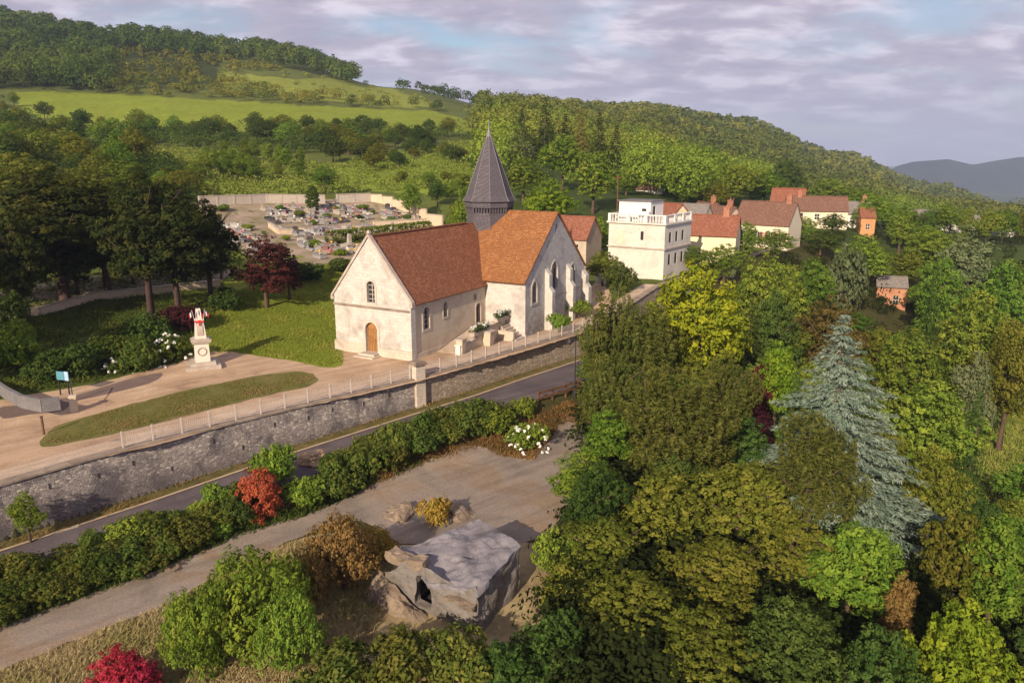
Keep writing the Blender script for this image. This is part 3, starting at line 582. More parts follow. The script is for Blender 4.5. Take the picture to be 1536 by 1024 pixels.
# nave side wall facing the road (local y = 0)
SO, SU = (0, 0, 0), (1, 0, 0)
w1, w2, sq, sd = arch(2.55, 2.66, 1.0, 2.2), arch(5.88, 3.29, 0.68, 1.57), [(11.35, 4.1), (11.82, 4.1), (11.82, 4.75), (11.35, 4.75)], arch(12.22, 1.55, 0.95, 2.1)
MB().panel(SO, SU, ZV, [(0, -1), (NL, -1), (NL, HE), (0, HE)], [w1, w2, sq, sd], 0.4).build('nave_wall', M['plaster'], church)
for P_, sur in ((w1, 0.22), (w2, 0.18), (sq, 0.1)):
    wn = leaf(SO, SU, ZV, P_, 0.3, 'window', M['glass'], church); ring(SO, SU, ZV, P_, sur, 0.045, 'window_surround', M['mullion'], wn, False)
    xs = [p[0] for p in P_]; zs = [p[1] for p in P_]; mb = MB(); cx = (min(xs) + max(xs)) / 2; mb.box((cx, 0.27, (min(zs) + max(zs)) / 2 - 0.1), (0.05, 0.05, max(zs) - min(zs) - 0.3)); [mb.box((cx, 0.27, min(zs) + (k + 1) * 0.45), (max(xs) - min(xs) - 0.05, 0.04, 0.04)) for k in range(int((max(zs) - min(zs)) / 0.5))]; mb.build('glazing_bar', M['mullion'], wn)
sdr = leaf(SO, SU, ZV, sd, 0.3, 'door', M['wood'], church); ring(SO, SU, ZV, sd, 0.2, 0.05, 'door_surround', M['mullion'], sdr)
MB().box((0.25, -0.05, 2.35), (0.72, 0.12, 6.7)).build('corner_stones', M['stone'], church)
MB().box((7.2, -0.04, -0.1), (13.0, 0.08, 1.2)).build('plinth', M['stone_low'], church)
# back walls of the nave (unseen from the road, closes the body)
MB().panel((NL, NW, 0), (-1, 0, 0), ZV, [(0, -1), (NL, -1), (NL, HE), (0, HE)]).build('nave_wall', M['plaster'], church)
def roof_slab(P, th, name, mat): # a thick roof plane
    P = [Vector(p) for p in P]; n = (P[1] - P[0]).cross(P[2] - P[0]).normalized()
    return MB().extr([p - n * th for p in P], n * th).build(name, mat, church)
slope = (HA - HE) / (NW / 2); ov = 0.35; xr_ = NL + CWD / 2 * (HA - HE2) / (HA2 - HE2)
ye = -ov; ze = HE - ov * slope
RX = 0.32
xe = NL + (ze - HE2) / (HA2 - HE2) * CWD / 2
roof_slab([(RX, ye, ze + 0.12), (NL - 0.1, ye, ze + 0.12), (xr_ + 0.1, NW / 2, HA + 0.12), (RX, NW / 2, HA + 0.12)], 0.16, 'nave_roof', M['tile_red'])
roof_slab([(RX, NW / 2, HA + 0.12), (xr_ + 0.1, NW / 2, HA + 0.12), (NL - 0.1, NW + ov, ze + 0.12), (RX, NW + ov, ze + 0.12)], 0.16, 'nave_roof', M['tile_red'])
mb = MB()
for k in range(44): mb.box((RX + 0.2 + k * 0.385, NW / 2, HA + 0.16), (0.36, 0.3, 0.16), rot=Matrix.Rotation(R(rs.uniform(-2, 2)), 3, 'Y'))
mb.build('ridge_tiles', M['tile_red'], church)
# choir: west, south and east walls
MB().panel((NL, 0, 0), (0, -1, 0), ZV, [(0, -1), (T_, -1), (T_, HE2), (0, HE2)]).build('choir_wall', M['stone'], church)
MB().panel((NL, YB, 0), (0, -1, 0), ZV, [(0, -1), (YB - NW, -1), (YB - NW, HE2), (0, HE2)]).build('choir_wall', M['stone'], church)
g1, g2, g3, slit = arch(15.85, 3.5, 1.15, 2.4, 0.9), arch(20.75, 4.28, 1.6, 3.25, 0.9), arch(25.7, 4.05, 1.3, 2.6, 0.9), [(20.95, 10.7), (21.25, 10.7), (21.25, 11.7), (20.95, 11.7)]
MB().panel((0, -T_, 0), SU, ZV, [(NL, -1), (NL + CWD, -1), (NL + CWD, HE2), (NL + CWD / 2, HA2), (NL, HE2)], [g1, g2, g3, slit], 0.4).build('choir_gable', M['stone_x'], church)
for P_ in (g1, g2, g3):
    wn = leaf((0, -T_, 0), SU, ZV, P_, 0.32, 'window', M['glass'], church); ring((0, -T_, 0), SU, ZV, P_, 0.24, 0.06, 'window_surround', M['mullion'], wn, False)
    xs = [p[0] for p in P_]; zs = [p[1] for p in P_]; cx = (min(xs) + max(xs)) / 2; wd = max(xs) - min(xs); h_ = max(zs) - min(zs); mb = MB()
    mb.box((cx, -T_ + 0.24, min(zs) + h_ * 0.36), (0.12, 0.12, h_ * 0.72))
    for s_ in (-1, 1): mb.tube([(cx + s_ * wd * 0.25 + wd * 0.25 * math.cos(math.pi * k / 8), -T_ + 0.24, min(zs) + h_ * 0.58 + wd * 0.42 * math.sin(math.pi * k / 8)) for k in range(9)], 0.05, 6)
    mb.tube([(cx + wd * 0.17 * math.cos(math.pi * k / 5), -T_ + 0.24, min(zs) + h_ * 0.80 + wd * 0.17 * math.sin(math.pi * k / 5)) for k in range(11)], 0.04, 6); mb.build('tracery', M['mullion'], wn)
leaf((0, -T_, 0), SU, ZV, slit, 0.3, 'louvre', M['glass'], church)
MB().panel((NL + CWD, -T_, 0), (0, 1, 0), ZV, [(0, -1), (YB + T_, -1), (YB + T_, HE2), (0, HE2)]).build('choir_wall', M['stone_x'], church)
MB().panel((NL + CWD, YB, 0), (-1, 0, 0), ZV, [(0, -1), (CWD, -1), (CWD, HE2), (0, HE2)]).build('choir_wall', M['stone_x'], church)
for bx, bt, bw in ((18.75, 7.0, 0.75), (24.3, 6.9, 0.75), (28.95, 5.6, 0.9), (13.98, 0.9, 0.5)):
    y0 = -T_ + 0.05; P = [(bx - bw / 2, y0, -1), (bx - bw / 2, y0 - 1.0, -1), (bx - bw / 2, y0 - 1.0, bt * 0.62), (bx - bw / 2, y0 - 0.6, bt * 0.70), (bx - bw / 2, y0 - 0.6, bt - 0.7), (bx - bw / 2, y0, bt)]
    if bt < 2: continue
    MB().extr(P[::-1], (bw, 0, 0)).build('buttress', M['stone'], church)
MB().box((NL + 10, -T_ - 0.05, 3.55), (10.6, 0.12, 0.14)).build('string_course', M['coping'], church)
s2 = (HA2 - HE2) / (CWD / 2); ze2 = HE2 - ov * s2
yf = -T_ - 0.12
xm = NL + CWD / 2; yh = 4.6; YR = YB + ov
for sgn in (1, -1):
    xa = NL - ov if sgn > 0 else NL + CWD + ov
    P = [(xa, yf, ze2 + 0.14), (xm, yf, HA2 + 0.14), (xm, yh, HA2 + 0.14), (xa, YR, ze2 + 0.14)]
    roof_slab(P[::-1] if sgn > 0 else P, 0.16, 'choir_roof', M['tile_orange'])
roof_slab([(xm, yh, HA2 + 0.14), (NL + CWD + ov, YR, ze2 + 0.14), (NL - ov, YR, ze2 + 0.14)][::-1], 0.16, 'choir_roof', M['tile_red'])
mb = MB()
for k in range(16): mb.box((NL + CWD / 2, -T_ + 0.1 + k * 0.385, HA2 + 0.2), (0.3, 0.36, 0.16))
mb.build('ridge_tiles', M['tile_orange'], church)
# tower of slate and spire (octagonal, leaning out in a skirt at its foot)
tx, ty = NL + CWD / 2, 4.0
tower = MB()
def octo(r, z, ro=math.pi / 8): return [(tx + r * math.cos(ro + k * math.pi / 4), ty + r * math.sin(ro + k * math.pi / 4), z) for k in range(8)]
def loft(m, rings):
    V = [p for q in rings for p in q]; n = len(rings[0]); F = [(i * n + k, i * n + (k + 1) % n, (i + 1) * n + (k + 1) % n, (i + 1) * n + k) for i in range(len(rings) - 1) for k in range(n)]
    return m.add(V, F + [tuple(range(n - 1, -1, -1)), tuple(range((len(rings) - 1) * n, len(rings) * n))])
RO = math.pi / 8 + R(10)
loft(tower, [octo(4.0, 9.3, RO), octo(3.2, 10.3, RO), octo(2.72, 11.3, RO), octo(2.65, 12.75, RO)]); tower.build('tower_shaft', M['slate'], church)
mb = loft(MB(), [octo(2.45, 12.75, RO), octo(2.45, 13.3, RO)]); mb.build('belfry', M['darkmetal'], church)
mb = MB()
for k in range(8):
    a, b = octo(2.68, 0, RO)[k], octo(2.68, 0, RO)[(k + 1) % 8]
    for q in range(6):
        f = q / 6; x, y = a[0] * (1 - f) + b[0] * f, a[1] * (1 - f) + b[1] * f; mb.box((x, y, 13.02), (0.16, 0.16, 0.54), math.atan2(b[1] - a[1], b[0] - a[0]))
mb.build('belfry_posts', M['slate'], church)
mb = loft(MB(), [octo(2.86, 13.29, RO), octo(2.9, 13.42, RO), octo(2.84, 14.1, RO)]); mb.build('belfry_band', M['slate'], church)
mb = loft(MB(), [octo(3.12, 14.0, RO), octo(2.75, 14.55, RO), octo(1.72, 17.4, RO), octo(0.22, 21.5, RO)]); sp_ = mb.build('spire', M['slate'], church)
mb = MB()
for k in range(8):
    P = [octo(r_, z_, RO)[k] for r_, z_ in ((3.12, 14.02), (2.75, 14.57), (1.72, 17.42), (0.22, 21.5))]; mb.tube(P, 0.035, 5)
mb.build('hip_lead', M['lead'], sp_)
MB().lathe([(0.3, 21.2), (0.22, 21.7), (0.08, 22.3), (0.05, 23.0), (0.01, 23.2)], (tx, ty, 0), 10).build('finial', M['lead'], sp_)
# ------------------------------------------------------------------ foliage
GREEN = {}
def leafmat(k, *a, **kw): GREEN[k] = mat_leaf(k.replace('_', ' ') + ' leaves', *a, **kw)
leafmat('mid_green', (0.06, 0.112, 0.015), (0.13, 0.20, 0.028), (0.20, 0.26, 0.036))
leafmat('fresh_green', (0.062, 0.112, 0.015), (0.125, 0.195, 0.024), (0.19, 0.25, 0.03), var=0.15)
leafmat('lime', (0.085, 0.145, 0.012), (0.15, 0.215, 0.018), (0.215, 0.265, 0.022), var=0.12)
leafmat('lime_yellow', (0.12, 0.165, 0.013), (0.21, 0.245, 0.018), (0.32, 0.33, 0.02), var=0.05)
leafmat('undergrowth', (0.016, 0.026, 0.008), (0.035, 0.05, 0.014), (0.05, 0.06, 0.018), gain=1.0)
leafmat('deep_green', (0.028, 0.052, 0.012), (0.06, 0.095, 0.02), (0.085, 0.12, 0.026))
leafmat('olive', (0.064, 0.078, 0.011), (0.132, 0.148, 0.022), (0.195, 0.19, 0.03), var=0.15)
leafmat('pine_olive', (0.045, 0.058, 0.012), (0.092, 0.105, 0.022), (0.15, 0.15, 0.034), var=0.14)
leafmat('brown_olive', (0.08, 0.078, 0.02), (0.14, 0.128, 0.032), (0.19, 0.16, 0.04))
leafmat('dark_pine', (0.016, 0.026, 0.010), (0.04, 0.054, 0.016), (0.085, 0.085, 0.02), var=0.12, gain=1.0)
leafmat('blue_grey', (0.09, 0.13, 0.095), (0.18, 0.235, 0.175), (0.27, 0.32, 0.25), transl=0.1, var=0.05, gain=1.0)
leafmat('silver_green', (0.075, 0.10, 0.04), (0.135, 0.165, 0.075), (0.17, 0.19, 0.095))
leafmat('purple', (0.035, 0.012, 0.013), (0.085, 0.022, 0.022), (0.15, 0.035, 0.03), transl=0.15, var=0.1, gain=1.0)
leafmat('dark_purple', (0.028, 0.010, 0.012), (0.055, 0.014, 0.018), (0.075, 0.018, 0.022), transl=0.12, var=0.1, gain=1.0)
leafmat('crimson', (0.20, 0.016, 0.022), (0.40, 0.03, 0.04), (0.50, 0.045, 0.05), transl=0.15, var=0.1, gain=1.0)
leafmat('rust_red', (0.25, 0.05, 0.025), (0.42, 0.095, 0.045), (0.50, 0.14, 0.06), transl=0.15, var=0.08, gain=1.0)
leafmat('strip', (0.10, 0.125, 0.025), (0.19, 0.19, 0.045), (0.29, 0.225, 0.09), gain=1.0)
leafmat('straw', (0.34, 0.265, 0.125), (0.52, 0.41, 0.21), (0.27, 0.25, 0.08), transl=0.2, var=0.1, gain=1.0)
leafmat('dry_brown', (0.12, 0.07, 0.024), (0.24, 0.15, 0.05), (0.30, 0.19, 0.06), transl=0.2, var=0.1, gain=1.0)
leafmat('ochre', (0.30, 0.19, 0.03), (0.44, 0.30, 0.05), (0.36, 0.32, 0.06), transl=0.2, var=0.1, gain=1.0)
leafmat('meadow', (0.15, 0.19, 0.03), (0.25, 0.29, 0.05), (0.28, 0.27, 0.07), transl=0.25, var=0.1, gain=1.0)
leafmat('lawn', (0.15, 0.195, 0.024), (0.25, 0.295, 0.038), (0.29, 0.29, 0.055), transl=0.25, var=0.05, gain=1.0)
leafmat('ivy', (0.04, 0.065, 0.012), (0.085, 0.115, 0.022), (0.14, 0.15, 0.03))
leafmat('far_wood', (0.042, 0.072, 0.016), (0.09, 0.13, 0.024), (0.145, 0.168, 0.032))
leafmat('petal', (0.72, 0.68, 0.60), (0.82, 0.80, 0.74), None, transl=0.1, var=0.03, gain=1.0)
def unit(rs, n):
    v = rs.normal(size=(n, 3)); return v / np.linalg.norm(v, axis=1, keepdims=True)
def leaf_quads(P, Nn, size, asp, rs, fold=0.25, along=None):
    # one pointed, slightly folded leaf (a diamond of four corners) per point
    n = len(P); a = rs.normal(size=(n, 3)) if along is None else along
    u = a - Nn * np.sum(a * Nn, 1, keepdims=True); u /= np.linalg.norm(u, axis=1, keepdims=True) + 1e-9
    v = np.cross(Nn, u); s = size[:, None]
    V = np.stack([P - u * s, P + v * s * asp + Nn * s * fold * 0.5, P + u * s - Nn * s * fold, P - v * s * asp + Nn * s * fold * 0.5], 1)
    return V.reshape(-1, 3), np.arange(4 * n).reshape(n, 4)
def cloud_mesh(name, cc, cn, cr, k, leaf, rs, asp=0.55, up=0.0, along=None, flat=1.0, spray=None):
    # clumps of leaves: centres cc, outward normals cn, radius cr, k leaves in each
    n = len(cc); ci = np.repeat(np.arange(n), k); o = unit(rs, n * k) * (rs.uniform(0.25, 1, (n * k, 1)) ** 0.5); o[:, 2] *= flat
    P = cc[ci] + o * cr[ci][:, None]
    N_ = cn[ci] * 0.5 + o * 0.7 + unit(rs, n * k) * 0.6 + np.array([0, 0, up]); N_ /= np.linalg.norm(N_, axis=1, keepdims=True)
    V, F = leaf_quads(P, N_, leaf * rs.uniform(0.45, 1.45, n * k), asp, rs, along=None if along is None else along[ci] + rs.normal(size=(n * k, 3)) * 0.35)
    sp = rs.uniform(0, 1, n) if spray is None else spray
    return npmesh(name, V, F, None, None, {'leaf_tone': ('FACE', 'FLOAT', rs.uniform(0, 1, n * k)), 'spray_tone': ('FACE', 'FLOAT', sp[ci])}, link=False)
def lobes_to_clumps(lobes, n, rs, inner=0.25, cr=0.45, bot=-0.55, gap=0):
    A = np.array([l[3] * l[4] + l[4] * l[5] + l[3] * l[5] for l in lobes]); cnt = np.maximum(3, (A / A.sum() * n).astype(int)); cc = []; cn = []
    for l, c in zip(lobes, cnt):
        d = unit(rs, c * 3); d = d[d[:, 2] > bot][:c]; r = np.where(rs.uniform(size=len(d)) < inner, rs.uniform(0.35, 0.8, len(d)), rs.uniform(0.82, 1.08, len(d)))
        R3 = np.array(l[3:6]); cc.append(np.array(l[:3]) + d * R3 * r[:, None]); q = d / R3; cn.append(q / np.linalg.norm(q, axis=1, keepdims=True))
    cc = np.vstack(cc); cn = np.vstack(cn)
    if gap:                                      # keep the clumps apart so that dark gaps stay between them
        q = rs.permutation(len(cc)); keep = []
        K = np.zeros((len(cc), 3))
        for i in q:
            if not keep or np.min(np.sum((K[:len(keep)] - cc[i]) ** 2, 1)) > gap * gap: K[len(keep)] = cc[i]; keep.append(i)
        cc, cn = cc[keep], cn[keep]
    return cc, cn, cr * rs.uniform(0.6, 1.4, len(cc))
def rand_lobes(rs, h, wd, base, n, size=(0.34, 0.5), top_heavy=0.0, squash=0.85):
    # lobes filling an uneven egg between height base and h
    out = []; zc = (base + h) / 2; hr = (h - base) / 2
    for i in range(n):
        d = unit(rs, 1)[0]; q = rs.uniform(0.35, 0.72); r = rs.uniform(*size) * wd / 2 * (1.1 - 0.25 * abs(d[2]))
        z = zc + d[2] * q * hr * 0.95; f = 1 - 0.45 * max(0, (z - zc) / hr) if top_heavy == 0 else 1
        out.append((d[0] * q * wd / 2 * f, d[1] * q * wd / 2 * f, z, r, r, min(r * squash, max(0.2, h - z))))
    return out + [(0, 0, zc - 0.05 * hr, wd * 0.27, wd * 0.27, hr * 0.85)]
def trunk_mesh(name, h, r, limbs, rs, spread=0.35):
    m = MB(); lean = rs.uniform(-0.04, 0.04, 2) * h
    pts = [(lean[0] * f * f + rs.uniform(-1, 1) * 0.02 * h * f, lean[1] * f * f, h * f) for f in (0, 0.08, 0.3, 0.6, 0.9)]; pts[0] = (0, 0, -0.9)
    m.tube(pts, [r * 1.5, r * 1.15, r * 0.9, r * 0.6, r * 0.18], 8)
    for i in range(limbs):
        f = rs.uniform(0.35, 0.75); b = np.array([lean[0] * f * f, lean[1] * f * f, h * f]); an = 2.4 * i + rs.uniform(-0.4, 0.4); L_ = h * spread * rs.uniform(0.6, 1.0)
        d = np.array([math.cos(an), math.sin(an), 0.7]); e_ = b + d * L_; mid = b + d * L_ * 0.5 + np.array([0, 0, -0.05 * h]); m.tube([b, mid, e_], [r * 0.42, r * 0.28, r * 0.08], 6)
    me = bpy.data.meshes.new(name); me.from_pydata(m.v, [], m.f); me.polygons.foreach_set('use_smooth', [True] * len(me.polygons)); return me
PROTO = {}                                       # kind -> list of (crown mesh, trunk mesh, height, width)
def proto(kind, crown, trunk, h, wd): PROTO.setdefault(kind, []).append((crown, trunk, h, wd))
for i in range(5):                               # broad leafed trees
    rs_ = np.random.RandomState(10 + i); h, wd = 11.0, 9.0; lb = rand_lobes(rs_, h, wd, 1.4, 20 + 2 * i, (0.2, 0.4))
    cc, cn, cr = lobes_to_clumps(lb, 1500, rs_, 0.2, 0.46, gap=0.68); proto('broad', cloud_mesh('broad_crown', cc, cn, cr, 40, 0.145, rs_, 0.5, 0.25, flat=0.75), trunk_mesh('trunk', h * 0.8, 0.26, 6, rs_), h, wd)
for i in range(3):                               # tall narrow-topped leafy trees
    rs_ = np.random.RandomState(30 + i); h, wd = 13.0, 6.5; lb = rand_lobes(rs_, h, wd, 1.0, 20, (0.24, 0.46))
    cc, cn, cr = lobes_to_clumps(lb, 1400, rs_, 0.2, 0.44, gap=0.58); proto('tall', cloud_mesh('tall_crown', cc, cn, cr, 40, 0.14, rs_, 0.5, 0.2, flat=0.8), trunk_mesh('trunk', h * 0.85, 0.22, 6, rs_, 0.22), h, wd)
for i in range(4):                               # oaks with well separated leaf clumps
    rs_ = np.random.RandomState(50 + i); h, wd = 10.0, 8.0; lb = rand_lobes(rs_, h, wd, 0.8, 22, (0.22, 0.4), 1.0, 0.8)
    cc, cn, cr = lobes_to_clumps(lb, 1700, rs_, 0.12, 0.36, gap=0.6); proto('oak', cloud_mesh('oak_crown', cc, cn, cr, 34, 0.125, rs_, 0.6, 0.35, flat=0.7), trunk_mesh('trunk', h * 0.8, 0.3, 8, rs_, 0.4), h, wd)
for i in range(3):                               # pines: upright tufts of needles
    rs_ = np.random.RandomState(70 + i); h, wd = 11.0, 7.5; lb = rand_lobes(rs_, h, wd, 0.6, 18, (0.26, 0.46), 0, 1.1)
    cc, cn, cr = lobes_to_clumps(lb, 2200, rs_, 0.15, 0.3, gap=0.42); al = cn * 0.35 + np.array([0, 0, 1.0]); al /= np.linalg.norm(al, axis=1, keepdims=True)
    cc2 = np.concatenate([cc, cc + al * 0.3, cc + al * 0.58]); cr2 = np.concatenate([cr * 0.95, cr * 0.7, cr * 0.4]); t0 = rs_.uniform(0, 0.55, len(cc)); sp_r = np.concatenate([t0, t0 + 0.25, t0 + 0.45])
    proto('pine', cloud_mesh('pine_crown', cc2, np.tile(cn * 0.6 + np.array([0, 0, 0.3]), (3, 1)), cr2, 11, 0.15, rs_, 0.24, 0.2, None, spray=np.clip(sp_r, 0, 1)), trunk_mesh('trunk', h * 0.9, 0.24, 7, rs_, 0.3), h, wd)
def conifer(rs_, h, wd, base, levels, droop, n_per, leaf, k, cr, power=1.0):
    cc = []; cn = []; al = []
    for l in range(levels):
        f = l / (levels - 1); z = base + (h - base) * f; R_ = wd / 2 * (1 - f) ** power * rs_.uniform(0.82, 1.12) + 0.12; nb = max(3, int(n_per * (1 - f) + 3))
        for b in range(nb):
            an = rs_.uniform(0, 2 * math.pi); L_ = R_ * rs_.uniform(0.62, 1.12) * (1 + 0.2 * math.sin(2 * an + 1.3 * math.sin(l * 0.45))); st = max(2, int(L_ / (cr * 1.05)))
            for s_ in range(st):
                q = (s_ + 1) / st; cc.append((math.cos(an) * L_ * q + rs_.normal() * 0.05, math.sin(an) * L_ * q + rs_.normal() * 0.05, z - droop * L_ * q * q + 0.1 * L_ * q)); cn.append((math.cos(an) * 0.5, math.sin(an) * 0.5, 0.8)); al.append((math.cos(an), math.sin(an), -0.3))
    cc = np.array(cc); cn = np.array(cn); cn /= np.linalg.norm(cn, axis=1, keepdims=True)
    return cloud_mesh('conifer_crown', cc, cn, np.full(len(cc), cr) * rs_.uniform(0.7, 1.2, len(cc)), k, leaf, rs_, 0.22, 0.1, np.array(al), flat=0.45)
for i in range(2):                               # firs
    rs_ = np.random.RandomState(90 + i); proto('fir', conifer(rs_, 14.0, 6.5, 0.8, 26, 0.25, 9, 0.26, 9, 0.42, 0.85), trunk_mesh('trunk', 13.5, 0.22, 0, rs_), 14.0, 6.5)
rs_ = np.random.RandomState(97); proto('blue_cedar', conifer(rs_, 15.0, 10.8, 0.3, 46, 0.13, 21, 0.13, 22, 0.33, 0.8), trunk_mesh('trunk', 14.5, 0.3, 0, rs_), 15.0, 9.6)
for i in range(3):                               # open old pines on bare stems, the crown in flat layers
    rs_ = np.random.RandomState(110 + i); h, wd = 13.0, 8.0; lb = rand_lobes(rs_, h, wd, 1.6, 30, (0.18, 0.38), 0, 0.8)
    cc, cn, cr = lobes_to_clumps(lb, 1600, rs_, 0.25, 0.46, gap=0.5); proto('layered_pine', cloud_mesh('layered_pine_crown', cc, cn, cr, 30, 0.19, rs_, 0.35, 0.3, flat=0.65), trunk_mesh('trunk', h * 0.95, 0.27, 9, rs_, 0.28), h, wd)
for i in range(4):                               # shrubs
    rs_ = np.random.RandomState(130 + i); h, wd = 2.6, 3.2; lb = rand_lobes(rs_, h, wd, 0.0, 14, (0.26, 0.5))
    cc, cn, cr = lobes_to_clumps(lb, 700, rs_, 0.2, 0.2, -0.2, gap=0.24); proto('shrub', cloud_mesh('shrub_crown', cc, cn, cr, 24, 0.085, rs_, 0.55, 0.2), trunk_mesh('trunk', 1.6, 0.07, 5, rs_, 0.4), h, wd)
for i in range(2):                               # big shrubs close to the camera: many small upright sprays
    rs_ = np.random.RandomState(150 + i); h, wd = 6.0, 7.0; lb = rand_lobes(rs_, h, wd, 0.2, 22, (0.2, 0.38), 0, 1.15)
    cc, cn, cr = lobes_to_clumps(lb, 1700, rs_, 0.15, 0.3, -0.3, gap=0.4); al = cn + np.array([0, 0, 1.2]); proto('big_shrub', cloud_mesh('big_shrub_crown', cc, cn, cr, 28, 0.11, rs_, 0.45, 0.2, al), trunk_mesh('trunk', 3.6, 0.14, 8, rs_, 0.4), h, wd)
for i in range(2):                               # clipped ball shrub of fine leaves
    rs_ = np.random.RandomState(160 + i); lb = [(0, 0, 1.5, 1.25, 1.2, 1.5), (0.25, 0.1, 2.1, 0.8, 0.85, 0.85), (-0.3, 0.1, 1.0, 0.95, 1.0, 0.9)]
    cc, cn, cr = lobes_to_clumps(lb, 330, rs_, 0.1, 0.17, -0.8); proto('ball', cloud_mesh('ball_crown', cc, cn, cr, 24, 0.075, rs_, 0.4, 0.3, cn + np.array([0, 0, 1.5])), trunk_mesh('trunk', 1.3, 0.07, 4, rs_, 0.4), 3.0, 2.6)
for i in range(2):                               # slim columns
    rs_ = np.random.RandomState(170 + i); cc, cn, cr = lobes_to_clumps([(0, 0, 2.3, 0.85, 0.85, 2.3), (0.1, 0, 3.6, 0.6, 0.6, 1.4)], 260, rs_, 0.1, 0.26, -0.9); proto('column', cloud_mesh('column_crown', cc, cn, cr, 22, 0.13, rs_, 0.4, 0, cn * 0.3 + np.array([0, 0, 1.0])), trunk_mesh('trunk', 2.0, 0.09, 0, rs_), 5.0, 1.8)
_prs = random.Random(77); TREELOG = []
def put(kind, x, y, z, h, wd, mat, name, label, cat, group=None, rz=None, bark='bark', var=None):
    pl = PROTO[kind]; cr, tr, h0, w0 = pl[_prs.randrange(len(pl)) if var is None else var]
    root = empty(name, (x, y, z), _prs.uniform(0, 6.28) if rz is None else rz, label, cat, group); root.scale = (wd / w0, wd / w0, h / h0)
    for nm, me, mt in (('crown', cr, GREEN[mat]), ('trunk', tr, M[bark])):
        if not me.materials: me.materials.append(None)
        o = bpy.data.objects.new(nm, me); C.objects.link(o); o.parent = root; o.material_slots[0].link = 'OBJECT'; o.material_slots[0].material = mt
    return root
def tree(kind, px, top, Y, wpx, mat, label, cat='tree', group=None, name=None, side=0, hmin=None, hmax=24, **kw):
    P = aty(px, top, Y); x = P[0] ; gz = float(H(x, Y, side)); h = P[2] - gz
    TREELOG.append((kind, px, top, Y, round(h, 1), round(gz, 1)))
    h = min(max(h, hmin or 1.0), hmax); d = Y * cP - (P[2] - h / 2 - CAMH) * sP
    return put(kind, x, Y, gz, h, wpx / FPX * d, mat, name or {'pine': 'pine_tree', 'fir': 'fir_tree', 'blue_cedar': 'blue_cedar', 'layered_pine': 'pine_tree', 'shrub': 'shrub', 'big_shrub': 'shrub', 'ball': 'shrub', 'column': 'column_shrub', 'oak': 'oak_tree'}.get(kind, 'leafy_tree'), label, cat, group, **kw)
def bush(kind, px, top, bot, wpx, mat, label, cat='bush', group=None, side=-1, name=None, **kw):
    P = hit(px, bot, side); d = P[1] * cP - (P[2] - CAMH) * sP; h = max(0.6, aty(px, top, P[1] + 0.25 * wpx / FPX * d)[2] - P[2]); wd = wpx / FPX * d
    sk_ = 0.12 * h if 'shrub' in kind or kind == 'ball' else 0
    return put(kind, P[0], P[1] + 0.3 * wd, P[2] - 0.15 - sk_, h + 0.15 + sk_, wd, mat, name or 'shrub', label, cat, group, **kw)
# ---- the wooded slope right of the lane: every tree by eye
tree('pine', 935, 425, 66, 150, 'pine_olive', 'tall olive green pine beside the street lamp at the wooden barrier')
tree('broad', 1056, 376, 72, 190, 'lime_yellow', 'large lime yellow tree in front of the white tower house', var=1)
tree('broad', 985, 445, 70, 110, 'olive', 'olive green tree between the lamp side pine and the lime yellow tree')
tree('broad', 1150, 365, 92, 130, 'mid_green', 'dense mid green tree just right of the lime yellow tree')
tree('broad', 1168, 425, 82, 95, 'deep_green', 'dark green tree below the dense mid green tree, right of the lime yellow one')
tree('pine', 1015, 548, 52, 200, 'pine_olive', 'broad bushy pine with upright tufts above the lane, largest of the pines')
tree('pine', 925, 520, 60, 130, 'pine_olive', 'lower dark pine directly below the lamp side pine')
tree('pine', 1090, 520, 59, 110, 'pine_olive', 'pine squeezed between the tufted pine and the dark purple tree')
tree('fir', 975, 535, 54, 105, 'pine_olive', 'pointed olive conifer at the left of the broad tufted pine', 'conifer')
tree('fir', 1062, 556, 53, 100, 'pine_olive', 'pointed olive conifer at the right of the broad tufted pine', 'conifer')
tree('fir', 900, 440, 63, 80, 'pine_olive', 'narrow dark conifer left of the lamp side pine', 'conifer')
tree('fir', 1195, 560, 55, 80, 'deep_green', 'narrow dark conifer between the dark purple tree and the blue grey cedar', 'conifer')
tree('fir', 1470, 590, 62, 70, 'deep_green', 'narrow dark conifer at the edge of the grassy clearing', 'conifer')
tree('tall', 912, 604, 55, 90, 'fresh_green', 'small bright green tree at the right edge of the lane, upper of two')
tree('tall', 878, 668, 48.5, 115, 'fresh_green', 'bright green bushy tree reaching over the lane edge, lower of two')
tree('oak', 905, 770, 40, 163, 'olive', 'olive oak at the lane edge right of the ruined hut')
tree('oak', 1000, 700, 44, 180, 'olive', 'wide olive oak in front of the broad tufted pine')
tree('oak', 1115, 690, 45, 189, 'olive', 'wide olive oak below the dark purple tree')
tree('oak', 1080, 800, 37, 189, 'olive', 'large olive oak in the middle of the foreground wood')
tree('oak', 950, 860, 34, 180, 'olive', 'olive oak low in the foreground wood right of the ruined hut')
tree('oak', 1190, 765, 41, 146, 'olive', 'olive oak left of the bright green bushy tree')
tree('oak', 1060, 905, 31, 172, 'olive', 'nearest olive oak at the bottom of the foreground wood')
tree('pine', 1225, 612, 49, 175, 'pine_olive', 'olive pine standing in front of the blue grey cedar')
tree('blue_cedar', 1268, 476, 53, 225, 'blue_grey', 'tall blue grey cedar with layered drooping branches', 'cedar')
tree('tall', 1135, 592, 62, 75, 'dark_purple', 'dark purple tree in the gap left of the blue grey cedar')
tree('shrub', 1146, 540, 70, 40, 'purple', 'small dark red shrub above the dark purple tree', 'shrub')
tree('broad', 1172, 500, 70, 85, 'lime', 'small yellow green tree left of the blue grey cedar top')
tree('broad', 1288, 768, 39, 185, 'fresh_green', 'bright green bushy tree at the foot of the blue grey cedar')
